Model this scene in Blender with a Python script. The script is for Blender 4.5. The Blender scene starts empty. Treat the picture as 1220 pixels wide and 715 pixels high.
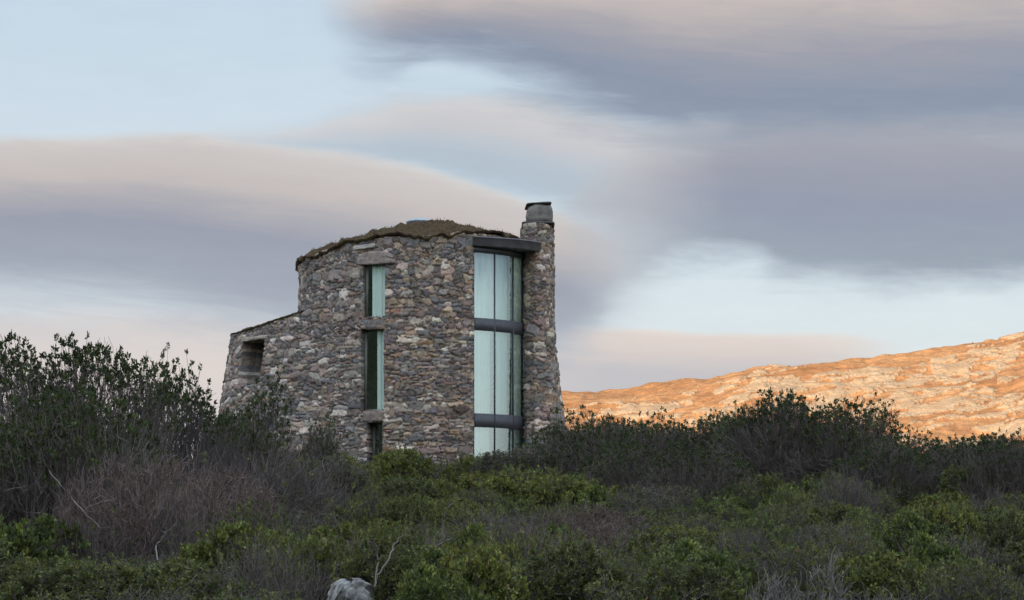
import bpy, math, random
import numpy as np

S = bpy.context.scene
COL = S.collection
R_ = math.radians
PI = math.pi

# ------------------------------------------------------------------ camera, sky, sun, exposure
F = 2960.0            # focal length in photo pixels (photo is 1220 wide), horizon at row 680
HZ = 680.0
cam_d = bpy.data.cameras.new('camera')
cam = bpy.data.objects.new('camera', cam_d)
COL.objects.link(cam)
cam.location = (0, 0, 0)
cam.rotation_euler = (R_(90), 0, 0)
cam_d.sensor_width = 36
cam_d.lens = 36 * F / 1220
cam_d.shift_y = (HZ - 357.5) / 1220
cam_d.clip_start = 0.5
cam_d.clip_end = 12000
S.camera = cam

S.view_settings.view_transform = 'Standard'
S.view_settings.look = 'None'
S.view_settings.gamma = 1
S.view_settings.use_curve_mapping = False
EXPO = 1.0
S.view_settings.exposure = EXPO
S.render.engine = 'CYCLES'
S.cycles.max_bounces = 6
S.cycles.diffuse_bounces = 3
S.cycles.glossy_bounces = 3
S.cycles.transparent_max_bounces = 8
S.cycles.use_denoising = True

SUN_EL, SUN_AZ = 8.0, 214.0     # degrees; azimuth clockwise from +Y: behind the camera, a little to the left
sd = bpy.data.lights.new('sun', 'SUN')
sd.energy = 4.1
sd.angle = R_(0.5)
sd.color = (1.0, 0.73, 0.47)
sun = bpy.data.objects.new('sun', sd)
COL.objects.link(sun)
sun.rotation_euler = (R_(90 - SUN_EL), 0, R_(180 - SUN_AZ))
sun.location = (-40, -60, 60)


def lin(c, expo=0.0):
    o = []
    for v in c[:3]:
        v = v / 255.0
        v = v / 12.92 if v <= 0.04045 else ((v + 0.055) / 1.055) ** 2.4
        o.append(v / (2 ** expo))
    return (o[0], o[1], o[2], 1.0)


world = bpy.data.worlds.new('World')
S.world = world
world.use_nodes = True
WT = world.node_tree
WT.nodes.clear()


class NT:
    """small helper to write node graphs as expressions"""
    def __init__(s, t): s.t = t
    def node(s, k, **kw):
        n = s.t.nodes.new(k)
        for a, b in kw.items(): setattr(n, a, b)
        return n
    def put(s, n, i, v):
        if hasattr(v, 'is_output') or isinstance(v, bpy.types.NodeSocket): s.t.links.new(v, n.inputs[i])
        else: n.inputs[i].default_value = v
    def m(s, op, a, b=None, c=None, clamp=False):
        n = s.node('ShaderNodeMath', operation=op, use_clamp=clamp)
        s.put(n, 0, a)
        if b is not None: s.put(n, 1, b)
        if c is not None: s.put(n, 2, c)
        return n.outputs[0]
    def smooth(s, v, a, b, to0=0.0, to1=1.0):
        n = s.node('ShaderNodeMapRange', interpolation_type='SMOOTHSTEP')
        s.put(n, 0, v); s.put(n, 1, a); s.put(n, 2, b); s.put(n, 3, to0); s.put(n, 4, to1)
        return n.outputs[0]
    def ramp(s, f, stops, interp='LINEAR'):
        n = s.node('ShaderNodeValToRGB')
        r = n.color_ramp
        r.interpolation = interp
        while len(r.elements) < len(stops): r.elements.new(0.5)
        for e, (p, c) in zip(r.elements, stops):
            e.position = p; e.color = c
        s.put(n, 0, f)
        return n.outputs[0]
    def mix(s, f, a, b, blend='MIX'):
        n = s.node('ShaderNodeMix', data_type='RGBA', blend_type=blend)
        s.put(n, 0, f); s.put(n, 6, a); s.put(n, 7, b)
        return n.outputs[2]
    def noise(s, vec, scale, detail=4, rough=0.5, dist=0.0):
        n = s.node('ShaderNodeTexNoise')
        s.put(n, 'Vector', vec); s.put(n, 'Scale', scale); s.put(n, 'Detail', detail); s.put(n, 'Roughness', rough)
        s.put(n, 'Distortion', dist)
        return n.outputs['Fac']
    def xyz(s, x, y, z):
        n = s.node('ShaderNodeCombineXYZ')
        s.put(n, 0, x); s.put(n, 1, y); s.put(n, 2, z)
        return n.outputs[0]


W = NT(WT)
tc = W.node('ShaderNodeTexCoord')
sep = W.node('ShaderNodeSeparateXYZ')
WT.links.new(tc.outputs['Generated'], sep.inputs[0])
dx, dy, dz = sep.outputs
az = W.m('ARCTAN2', dx, dy)                       # azimuth and elevation of the sky direction, in radians
el = W.m('ARCSINE', dz)
# convenient sky units: 2960 units per radian
U0 = W.m('MULTIPLY_ADD', az, 2960.0, 610.0)
V0 = W.m('MULTIPLY_ADD', el, -2960.0, 680.0)
wv = W.xyz(W.m('MULTIPLY', U0, 0.0035), W.m('MULTIPLY', V0, 0.011), 0.0)
n1 = W.noise(wv, 1.0, 3, 0.5)
n2 = W.noise(W.xyz(W.m('MULTIPLY', U0, 0.013), W.m('MULTIPLY', V0, 0.045), 3.7), 1.0, 5, 0.6)
warp = W.m('ADD', W.m('MULTIPLY_ADD', n1, 50.0, -25.0), W.m('MULTIPLY_ADD', n2, 22.0, -11.0))
V1 = W.m('ADD', V0, warp)
n3 = W.noise(W.xyz(W.m('MULTIPLY_ADD', U0, 0.0075, W.m('MULTIPLY', V0, 0.004)), W.m('MULTIPLY_ADD', V0, 0.055, W.m('MULTIPLY', U0, -0.004)), 9.1), 1.0, 6, 0.62, 0.6)
wisp = W.m('MULTIPLY_ADD', n3, 2.0, -1.0)
Vs = W.m('ADD', V0, W.m('MULTIPLY', warp, 0.35))
Vm = W.m('ADD', V0, W.m('MULTIPLY', warp, 0.6))
U1 = W.m('ADD', U0, W.m('MULTIPLY_ADD', n1, 160.0, -80.0))
UMIN, UMAX = -400.0, 1620.0
VMIN, VMAX = -400.0, 900.0


def curve(u, pts, lo, hi):
    """Float curve over sky units, returns the value rescaled"""
    n = W.node('ShaderNodeFloatCurve')
    c = n.mapping.curves[0]
    pts = sorted(pts)
    P = [((x - UMIN) / (UMAX - UMIN), (y - lo) / (hi - lo)) for x, y in pts]
    P = [(0.0, P[0][1])] + P + [(1.0, P[-1][1])]
    while len(c.points) < len(P): c.points.new(0.5, 0.5)
    for q, (x, y) in zip(c.points, P): q.location = (x, y)
    n.mapping.update()
    W.put(n, 1, W.m('MULTIPLY_ADD', u, 1 / (UMAX - UMIN), -UMIN / (UMAX - UMIN), clamp=True))
    return W.m('MULTIPLY_ADD', n.outputs[0], hi - lo, lo)


sky = W.node('ShaderNodeTexSky', sky_type='NISHITA')
sky.sun_disc = False
sky.sun_elevation = R_(SUN_EL)
sky.sun_rotation = R_(SUN_AZ)
bg_sky = W.node('ShaderNodeBackground')
WT.links.new(sky.outputs[0], bg_sky.inputs[0])
bg_sky.inputs[1].default_value = 0.12

veil = W.ramp(W.m('MULTIPLY', el, 1 / 1.4, clamp=True), [
    (0.0, lin((222, 219, 220), EXPO)), (0.06, lin((219, 228, 233), EXPO)), (0.11, lin((209, 222, 233), EXPO)),
    (0.17, lin((196, 213, 229), EXPO)), (0.35, lin((170, 194, 220), EXPO)), (1.0, lin((140, 168, 205), EXPO))])
# cloud decks elsewhere in the sky (overhead, to the sides, behind)
hi_n = W.noise(W.xyz(W.m('MULTIPLY', dx, 2.0), W.m('MULTIPLY', dy, 2.0), W.m('MULTIPLY', dz, 5.0)), 1.0, 5, 0.55)
hi_m = W.m('MULTIPLY', W.smooth(hi_n, 0.45, 0.62), W.smooth(V0, -60.0, -420.0))
hi_c = W.ramp(hi_n, [(0.45, lin((214, 204, 200), EXPO)), (0.75, lin((168, 170, 184), EXPO))])
colr = W.mix(W.m('MULTIPLY', hi_m, 0.85), veil, hi_c)


def deck(base, top, bot, wt, wb, alpha, stops, u=U1, v=V1, amax=1.0):
    T = curve(u, top, VMIN, VMAX)
    B = curve(u, bot, VMIN, VMAX)
    a = curve(W.m('MULTIPLY_ADD', U1, 0.6, W.m('MULTIPLY', U0, 0.4)), alpha, 0.0, 1.0)
    mt = W.smooth(W.m('ADD', W.m('SUBTRACT', v, T), W.m('MULTIPLY', wisp, wt * .28)), -wt / 2, wt / 2)
    mb = W.smooth(W.m('ADD', W.m('SUBTRACT', B, v), W.m('MULTIPLY', wisp, wb * .36)), -wb / 2, wb / 2)
    A = W.m('MULTIPLY', W.m('MULTIPLY', mt, mb), W.m('MULTIPLY', a, amax))
    f = W.m('DIVIDE', W.m('SUBTRACT', v, T), W.m('SUBTRACT', B, T))
    f = W.m('ADD', f, W.m('MULTIPLY', wisp, 0.08), clamp=True)
    c = W.ramp(f, [(p, lin(k, EXPO)) for p, k in stops])
    return W.mix(A, base, c)


# low bank to the right, above the far hill
colr = deck(colr, [(560, 388), (700, 392), (800, 398), (900, 403), (1000, 405), (1080, 412), (1200, 430)],
            [(560, 520), (1200, 520)], 14, 60, [(500, 0), (600, 1), (940, 1), (1060, 0.25), (1120, 0)],
            [(0.0, (226, 212, 206)), (0.18, (216, 203, 200)), (0.4, (193, 189, 196)), (1.0, (178, 182, 194))], u=U0, v=Vs)
# pale rosy haze low on the left
colr = deck(colr, [(0, 372), (300, 372), (500, 390)], [(0, 600), (600, 600)], 60, 60, [(400, 1), (620, 0.6), (760, 0)],
            [(0.0, (206, 203, 208)), (0.3, (219, 208, 206)), (1.0, (205, 199, 205))])
# thin rosy streak and the blue grey veil under it
colr = deck(colr, [(100, 172), (300, 152), (420, 132), (520, 120), (620, 120), (760, 140), (900, 158)],
            [(100, 186), (300, 190), (400, 200), (560, 222), (720, 262), (900, 250)], 34, 50,
            [(120, 0), (240, 0.4), (420, 0.8), (560, 0.95), (760, 0.9), (860, 0.5), (960, 0.2)],
            [(0.0, (196, 205, 214)), (0.2, (209, 205, 206)), (0.4, (200, 197, 201)), (0.65, (178, 189, 202)), (1.0, (174, 188, 203))])
# big bank on the left
colr = deck(colr, [(-300, 215), (0, 181), (90, 176), (180, 170), (250, 171), (330, 179), (420, 190), (500, 204), (560, 219),
                   (610, 236), (680, 262), (760, 300), (900, 360)],
            [(-300, 380), (0, 358), (150, 362), (300, 392), (450, 415), (620, 430), (760, 400), (900, 420)], 15, 80,
            [(-400, 1), (640, 1), (700, 0.8), (800, 0.0)],
            [(0.0, (211, 207, 206)), (0.08, (204, 195, 193)), (0.24, (195, 185, 184)), (0.38, (170, 167, 175)),
             (0.52, (151, 153, 170)), (0.75, (157, 162, 178)), (1.0, (175, 183, 197))], u=U0, v=Vs)
# upper bank on the right
colr = deck(colr, [(300, -25), (440, -32), (520, -45), (640, -85), (760, -125), (1220, -150)],
            [(370, 66), (440, 88), (520, 82), (580, 90), (640, 112), (720, 148), (820, 190), (1220, 200)], 120, 96,
            [(360, 0), (400, 0.25), (450, 0.75), (520, 1), (1500, 1)],
            [(0.0, (212, 201, 194)), (0.42, (203, 190, 183)), (0.53, (182, 173, 174)), (0.64, (155, 154, 166)),
             (0.78, (135, 144, 164)), (1.0, (142, 153, 172))], v=Vm)
# bright lens of clear sky under it
colr = deck(colr, [(440, 94), (520, 84), (600, 96)], [(440, 108), (520, 117), (620, 117)], 20, 16,
            [(430, 0), (480, 0.6), (540, 0.95), (590, 0.6), (635, 0)],
            [(0.0, (206, 222, 234)), (1.0, (196, 212, 226))], v=Vm)
# middle bank on the right
colr = deck(colr, [(600, 280), (660, 240), (720, 205), (790, 182), (880, 168), (1000, 162), (1220, 168)],
            [(600, 290), (660, 325), (720, 330), (800, 312), (880, 308), (930, 330), (1060, 344), (1220, 336)], 60, 60,
            [(600, 0), (680, 0.25), (760, 0.7), (860, 1), (1500, 1)],
            [(0.0, (165, 164, 174)), (0.25, (153, 153, 168)), (0.5, (143, 148, 168)), (0.85, (148, 156, 173)), (1.0, (164, 173, 190))])
# rosy shoulder where that bank begins
colr = deck(colr, [(600, 260), (680, 215), (740, 190), (800, 180), (880, 178)], [(600, 330), (700, 335), (800, 300), (900, 250)], 60, 90,
            [(600, 0), (670, 0.2), (720, 0.5), (770, 0.45), (840, 0.2), (900, 0.0)],
            [(0.0, (194, 189, 192)), (0.5, (189, 185, 190)), (1.0, (182, 185, 194))])
# slim pale streak
colr = deck(colr, [(700, 150), (800, 147), (900, 150)], [(700, 166), (800, 168), (900, 164)], 26, 26,
            [(690, 0), (760, 0.5), (830, 0.55), (900, 0)], [(0.0, (190, 192, 200)), (1.0, (180, 180, 189))])
# fine unevenness inside the decks
colr = W.mix(1.0, colr, W.ramp(n2, [(0.3, (0.98, 0.98, 0.985, 1)), (0.7, (1.02, 1.02, 1.015, 1))]), 'MULTIPLY')
# sky out of view, behind and overhead, boosted to brighten the tower and shrubs
unseen_boost = W.m('ADD', W.smooth(dy, 0.55, -0.5, 0.0, 1.5), W.smooth(dz, 0.35, 0.9, 0.0, 0.9))
colr = W.mix(1.0, colr, W.xyz(W.m('MULTIPLY_ADD', unseen_boost, 1.06, 1.0), W.m('MULTIPLY_ADD', unseen_boost, 1.0, 1.0), W.m('MULTIPLY_ADD', unseen_boost, 0.92, 1.0)), 'MULTIPLY')
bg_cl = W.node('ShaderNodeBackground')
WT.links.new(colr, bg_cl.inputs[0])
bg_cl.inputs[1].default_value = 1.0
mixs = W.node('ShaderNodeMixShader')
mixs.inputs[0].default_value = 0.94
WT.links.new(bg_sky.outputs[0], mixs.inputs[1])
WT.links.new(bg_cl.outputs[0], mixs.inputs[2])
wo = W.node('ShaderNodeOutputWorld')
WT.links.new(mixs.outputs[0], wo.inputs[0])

# ------------------------------------------------------------------ numeric helpers


def hash2(i, j, k=0):
    h = (i.astype(np.int64) * 374761393 + j.astype(np.int64) * 668265263 + k * 974634777) & 0xffffffff
    h = ((h ^ (h >> 13)) * 1274126177) & 0xffffffff
    h = (h ^ (h >> 16)) & 0xffffffff
    return h / 4294967295.0


def vnoise(x, y, k=0):
    x = np.asarray(x, float); y = np.asarray(y, float)
    i = np.floor(x); j = np.floor(y)
    u = x - i; v = y - j
    u = u * u * u * (u * (6 * u - 15) + 10); v = v * v * v * (v * (6 * v - 15) + 10)
    a = hash2(i, j, k); b = hash2(i + 1, j, k); c = hash2(i, j + 1, k); d = hash2(i + 1, j + 1, k)
    return (a * (1 - u) + b * u) * (1 - v) + (c * (1 - u) + d * u) * v


def fbm(x, y, o=4, k=0, g=0.5):
    s = 0.0; a = 1.0; t = 0.0
    x = np.asarray(x, float); y = np.asarray(y, float)
    for n in range(o):
        s = s + a * vnoise(x + 17.3 * n, y - 9.1 * n, k + n); t += a; a *= g
        x = x * 2.03; y = y * 2.03
    return s / t


def sstep(a, b, x):
    t = np.clip((np.asarray(x, float) - a) / (b - a), 0, 1)
    return t * t * (3 - 2 * t)


def mesh_np(name, V, quads=None, tris=None, attrs=None, smooth=False):
    """mesh from numpy arrays; attrs: {name: per-vertex float (N,) or colour (N,3)}"""
    me = bpy.data.meshes.new(name)
    V = np.ascontiguousarray(V, np.float32)
    nq = 0 if quads is None else len(quads); nt = 0 if tris is None else len(tris)
    me.vertices.add(len(V)); me.vertices.foreach_set('co', V.ravel())
    loops = []
    if nq: loops.append(np.asarray(quads, np.int32).ravel())
    if nt: loops.append(np.asarray(tris, np.int32).ravel())
    L = np.concatenate(loops)
    me.loops.add(len(L)); me.loops.foreach_set('vertex_index', L)
    me.polygons.add(nq + nt)
    st = np.concatenate([np.arange(nq) * 4, nq * 4 + np.arange(nt) * 3]).astype(np.int32)
    me.polygons.foreach_set('loop_start', st)
    if smooth: me.polygons.foreach_set('use_smooth', np.ones(nq + nt, bool))
    me.update(calc_edges=True)
    for a, d in (attrs or {}).items():
        d = np.asarray(d, np.float32)
        if d.ndim == 1:
            at = me.attributes.new(a, 'FLOAT', 'POINT'); at.data.foreach_set('value', d)
        else:
            at = me.attributes.new(a, 'FLOAT_COLOR', 'POINT')
            at.data.foreach_set('color', np.concatenate([d, np.ones((len(d), 1), np.float32)], 1).ravel())
    me.validate()
    return me


def link(name, me, mat, parent=None):
    o = bpy.data.objects.new(name, me)
    COL.objects.link(o)
    if mat is not None and not me.materials: me.materials.append(mat)
    if parent is not None: o.parent = parent
    return o


def empty(name, loc):
    o = bpy.data.objects.new(name, None)
    COL.objects.link(o)
    o.location = loc
    o.empty_display_size = 0.3
    return o


def tag(o, label=None, cat=None, group=None, kind=None):
    if label: o['label'] = label
    if cat: o['category'] = cat
    if group: o['group'] = group
    if kind: o['kind'] = kind
    return o


def grid_faces(nr, nc):
    i = np.arange(nr - 1)[:, None] * nc + np.arange(nc - 1)[None, :]
    return np.stack([i, i + 1, i + nc + 1, i + nc], -1).reshape(-1, 4)


# ------------------------------------------------------------------ materials


def mat(name):
    m = bpy.data.materials.new(name)
    m.use_nodes = True
    t = m.node_tree
    b = t.nodes['Principled BSDF']
    return m, NT(t), b


def attr(n, name, kind='Fac'):
    a = n.node('ShaderNodeAttribute', attribute_name=name)
    return a.outputs[kind]


def objco(n):
    return n.node('ShaderNodeTexCoord').outputs['Object']


def bump(n, b, h, strength, dist):
    k = n.node('ShaderNodeBump')
    k.inputs['Strength'].default_value = strength
    k.inputs['Distance'].default_value = dist
    n.put(k, 'Height', h)
    n.t.links.new(k.outputs[0], b.inputs['Normal'])


def m_stone():
    m, n, b = mat('rubble_stone')
    c = attr(n, 'tone', 'Color')
    co = objco(n)
    f1 = n.noise(co, 9.0, 5, 0.65)
    f2 = n.noise(co, 38.0, 3, 0.6)
    k = n.mix(1.0, c, n.ramp(f1, [(0.3, (0.62, 0.62, 0.64, 1)), (0.5, (1, 1, 1, 1)), (0.72, (1.32, 1.26, 1.2, 1))]), 'MULTIPLY')
    k = n.mix(1.0, k, n.ramp(f2, [(0.3, (0.8, 0.8, 0.8, 1)), (0.7, (1.2, 1.2, 1.2, 1))]), 'MULTIPLY')
    li = n.smooth(n.noise(co, 16.0, 4, 0.7), 0.64, 0.72)          # pale lichen spots
    k = n.mix(n.m('MULTIPLY', li, 0.55), k, (0.42, 0.42, 0.38, 1))
    n.t.links.new(k, b.inputs['Base Color'])
    b.inputs['Roughness'].default_value = 0.88
    b.inputs['Specular IOR Level'].default_value = 0.25
    bump(n, b, n.m('ADD', f1, n.m('MULTIPLY', f2, 0.5)), 0.7, 0.03)
    return m


def m_simple(name, col, rough=0.6, metal=0.0, var=0.15, scale=6.0, bmp=0.0):
    m, n, b = mat(name)
    f = n.noise(objco(n), scale, 4, 0.6)
    lo = tuple(v * (1 - var) for v in col) + (1,); hi = tuple(v * (1 + var) for v in col) + (1,)
    n.t.links.new(n.ramp(f, [(0.3, lo), (0.7, hi)]), b.inputs['Base Color'])
    b.inputs['Roughness'].default_value = rough
    b.inputs['Metallic'].default_value = metal
    if bmp: bump(n, b, f, 0.6, bmp)
    return m


def m_leaf(name, dark, mid, light, rough=0.45, dead=None):
    m, n, b = mat(name)
    t = attr(n, 'tint')
    st = [(0.0, dark + (1,)), (0.55, mid + (1,)), (0.93, light + (1,))]
    if dead: st += [(0.955, dead + (1,))]
    n.t.links.new(n.ramp(t, st), b.inputs['Base Color'])
    b.inputs['Roughness'].default_value = rough
    b.inputs['Specular IOR Level'].default_value = 0.25
    tr = n.node('ShaderNodeBsdfTranslucent')
    n.t.links.new(n.ramp(t, [(0, tuple(v * 1.2 for v in mid) + (1,)), (1, tuple(v * 1.3 for v in light) + (1,))]), tr.inputs[0])
    mx = n.node('ShaderNodeMixShader')
    mx.inputs[0].default_value = 0.2
    n.t.links.new(b.outputs[0], mx.inputs[1]); n.t.links.new(tr.outputs[0], mx.inputs[2])
    n.t.links.new(mx.outputs[0], n.t.nodes['Material Output'].inputs[0])
    return m


def m_bark(name, lo, hi):
    m, n, b = mat(name)
    f = attr(n, 'tint')
    g = n.noise(objco(n), 25.0, 3, 0.6)
    n.t.links.new(n.ramp(n.m('MULTIPLY_ADD', g, 0.5, n.m('MULTIPLY', f, 0.5)), [(0.2, lo + (1,)), (0.8, hi + (1,))]), b.inputs['Base Color'])
    b.inputs['Roughness'].default_value = 0.85
    b.inputs['Specular IOR Level'].default_value = 0.15
    return m


def m_glass():
    m, n, b = mat('coated_glass')
    t = n.node('ShaderNodeBsdfTransparent'); t.inputs[0].default_value = (0.92, 0.975, 0.96, 1)
    g = n.node('ShaderNodeBsdfGlossy'); g.inputs[0].default_value = (0.74, 0.90, 0.90, 1); g.inputs['Roughness'].default_value = 0.02
    fr = n.node('ShaderNodeFresnel'); fr.inputs[0].default_value = 1.5
    mx = n.node('ShaderNodeMixShader')
    n.t.links.new(n.m('MULTIPLY_ADD', fr.outputs[0], 0.85, 0.24, clamp=True), mx.inputs[0])
    n.t.links.new(t.outputs[0], mx.inputs[1]); n.t.links.new(g.outputs[0], mx.inputs[2])
    n.t.links.new(mx.outputs[0], n.t.nodes['Material Output'].inputs[0])
    return m


M = {}
M['stone'] = m_stone()
M['metal'] = m_simple('dark_zinc', (0.075, 0.080, 0.092), 0.45, 0.35, 0.18, 3.0)
M['zinc'] = m_simple('weathered_zinc', (0.15, 0.145, 0.155), 0.5, 0.2, 0.3, 2.5)
M['frame'] = m_simple('dark_olive_frame', (0.15, 0.16, 0.125), 0.5)
M['spandrel'] = m_simple('slate_panel', (0.075, 0.076, 0.086), 0.6, 0.0)
M['glass'] = m_glass()
M['curtain'] = m_simple('sheer_curtain', (0.43, 0.54, 0.525), 0.9, 0, 0.08, 2.0)
M['bright_strip'] = m_simple('bright_strip_mint', (0.50, 0.64, 0.56), 0.9, 0, 0.03, 2.0)
M['reflection_tone'] = m_simple('reflection_tone_green', (0.80, 0.85, 0.74), 0.9, 0, 0.25, 7.0)
M['inside'] = m_simple('inside_plaster', (0.25, 0.24, 0.22), 0.9)
M['cap'] = m_simple('cap_concrete', (0.20, 0.185, 0.165), 0.9, 0, 0.4, 5.0, 0.03)
M['slab'] = m_simple('cap_slate', (0.09, 0.088, 0.088), 0.8, 0, 0.3, 5.0, 0.01)
M['boulder'] = m_simple('boulder_gneiss', (0.26, 0.255, 0.24), 0.9, 0, 0.75, 7.0, 0.03)
M['dead'] = m_bark('bleached_wood', (0.13, 0.115, 0.10), (0.25, 0.225, 0.20))
M['bark_grey'] = m_bark('grey_bark', (0.070, 0.058, 0.051), (0.21, 0.18, 0.162))
M['bark_dark'] = m_bark('dark_bark', (0.055, 0.047, 0.045), (0.14, 0.12, 0.115))
M['twig_mauve'] = m_bark('mauve_twig', (0.070, 0.058, 0.053), (0.19, 0.162, 0.148))
M['twig_red'] = m_bark('reddish_twig', (0.080, 0.059, 0.052), (0.225, 0.17, 0.15))
M['twig_pale'] = m_bark('pale_twig', (0.11, 0.10, 0.09), (0.27, 0.245, 0.22))
M['leaf_ever'] = m_leaf('evergreen_leaf', (0.022, 0.034, 0.011), (0.044, 0.062, 0.018), (0.090, 0.112, 0.034))
M['leaf_green'] = m_leaf('green_leaf', (0.028, 0.042, 0.013), (0.084, 0.114, 0.030), (0.24, 0.275, 0.07), dead=(0.24, 0.27, 0.05))
M['leaf_lime'] = m_leaf('lime_leaf', (0.046, 0.060, 0.018), (0.130, 0.152, 0.038), (0.32, 0.34, 0.085), dead=(0.26, 0.15, 0.05))
M['leaf_mixed'] = m_leaf('mixed_leaf', (0.032, 0.042, 0.015), (0.094, 0.114, 0.034), (0.22, 0.24, 0.068), dead=(0.20, 0.10, 0.055))


def m_turf():
    m, n, b = mat('roof_turf')
    co = objco(n)
    f = n.noise(co, 3.2, 5, 0.65)
    g = n.noise(co, 17.0, 3, 0.6)
    k = n.ramp(f, [(0.3, (0.052, 0.038, 0.025, 1)), (0.47, (0.088, 0.058, 0.036, 1)), (0.6, (0.088, 0.070, 0.032, 1)), (0.75, (0.13, 0.088, 0.05, 1))])
    k = n.mix(1.0, k, n.ramp(g, [(0.3, (0.6, 0.6, 0.6, 1)), (0.7, (1.35, 1.35, 1.35, 1))]), 'MULTIPLY')
    n.t.links.new(k, b.inputs['Base Color'])
    b.inputs['Roughness'].default_value = 0.95
    b.inputs['Specular IOR Level'].default_value = 0.1
    bump(n, b, g, 0.8, 0.05)
    return m


M['turf'] = m_turf()
M['turf_blade'] = m_bark('dry_turf_blade', (0.07, 0.055, 0.028), (0.19, 0.14, 0.07))


def m_ground():
    m, n, b = mat('moor_ground')
    co = objco(n)
    f = n.noise(co, 0.5, 6, 0.6)
    k = n.ramp(f, [(0.3, (0.03, 0.03, 0.018, 1)), (0.5, (0.055, 0.06, 0.025, 1)), (0.72, (0.10, 0.085, 0.05, 1))])
    n.t.links.new(k, b.inputs['Base Color'])
    b.inputs['Roughness'].default_value = 0.95
    b.inputs['Specular IOR Level'].default_value = 0.1
    bump(n, b, n.noise(co, 6.0, 5, 0.7), 1.0, 0.1)
    return m


def m_hill():
    m, n, b = mat('moor_grass_and_gneiss')
    co = objco(n)
    rock = attr(n, 'rock')
    g1 = n.noise(co, 0.045, 5, 0.6)
    g2 = n.noise(co, 0.35, 5, 0.7)
    g3 = n.noise(co, 1.6, 3, 0.6)
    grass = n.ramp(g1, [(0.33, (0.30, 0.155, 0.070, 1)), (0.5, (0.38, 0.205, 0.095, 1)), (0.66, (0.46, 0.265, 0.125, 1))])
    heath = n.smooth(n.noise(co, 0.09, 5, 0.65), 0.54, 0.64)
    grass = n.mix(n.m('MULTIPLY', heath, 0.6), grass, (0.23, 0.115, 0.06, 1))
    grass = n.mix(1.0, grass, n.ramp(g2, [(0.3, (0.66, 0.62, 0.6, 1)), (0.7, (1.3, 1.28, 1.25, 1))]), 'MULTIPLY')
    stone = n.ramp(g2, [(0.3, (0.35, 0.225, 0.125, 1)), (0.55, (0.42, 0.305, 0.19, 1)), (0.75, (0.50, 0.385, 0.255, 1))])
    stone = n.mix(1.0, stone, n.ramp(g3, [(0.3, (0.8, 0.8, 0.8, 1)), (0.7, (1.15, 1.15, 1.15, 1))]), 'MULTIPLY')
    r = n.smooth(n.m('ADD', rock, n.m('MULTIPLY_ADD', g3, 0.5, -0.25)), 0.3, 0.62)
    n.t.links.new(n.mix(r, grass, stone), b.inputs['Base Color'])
    b.inputs['Roughness'].default_value = 0.95
    b.inputs['Specular IOR Level'].default_value = 0.05
    bump(n, b, n.m('ADD', g2, n.m('MULTIPLY', g3, 0.4)), 0.9, 0.9)
    return m


M['ground'] = m_ground()
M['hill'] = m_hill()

# ------------------------------------------------------------------ terrain
GY = np.array([-4000, -900, -620, -420, -150, -40, 0, 15, 25, 40, 55, 65, 74, 85, 100, 140, 200, 4500], float)
GZ = np.array([0, 45, 134, 42, 6, -1.2, -1.8, -1.7, -1.3, -.35, .95, 1.85, 2.5, 2.8, 2.0, -1, -4, -4], float)


def ground_z(x, y):
    x = np.asarray(x, float); y = np.asarray(y, float)
    far = sstep(120, 400, np.hypot(x, y))
    # unseen mountain behind the camera, set across the sun line to shade the foreground
    ca, sa = math.cos(R_(SUN_AZ - 180)), math.sin(R_(SUN_AZ - 180))
    along = y * ca + x * sa
    z = np.interp(np.where(y < -20, np.minimum(along, -20), y), GY, GZ)
    z = z + (fbm(x * 0.12, y * 0.12, 3, 5) - 0.5) * 0.7 * (1 - far)
    z = z + (fbm(x * 0.006, y * 0.006, 4, 6) - 0.5) * 30 * far * sstep(-150, -420, y)
    return z


def gz(x, y):
    return float(ground_z(np.array([x]), np.array([y]))[0])


def make_ground():
    rr = np.concatenate([[0.0], np.geomspace(1.5, 4500, 190)])
    na = 288
    a = np.linspace(0, 2 * PI, na + 1)
    X = rr[:, None] * np.sin(a)[None, :]; Y = rr[:, None] * np.cos(a)[None, :]
    Z = ground_z(X, Y)
    me = mesh_np('ground', np.stack([X, Y, Z], -1).reshape(-1, 3), grid_faces(len(rr), na + 1)[:, ::-1], smooth=True)
    tag(link('ground', me, M['ground']), kind='structure')


make_ground()

SIL = np.array([(-2400, 640), (-900, 640), (0, 620), (150, 600), (260, 560), (400, 530), (560, 492), (640, 472), (670, 466), (720, 458), (780, 452),
                (850, 443), (900, 433), (950, 428), (990, 422), (1040, 416), (1100, 409), (1150, 400), (1190, 396), (1220, 388),
                (1320, 366), (1500, 350), (1800, 380), (2300, 520), (2700, 640)], float)


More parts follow.
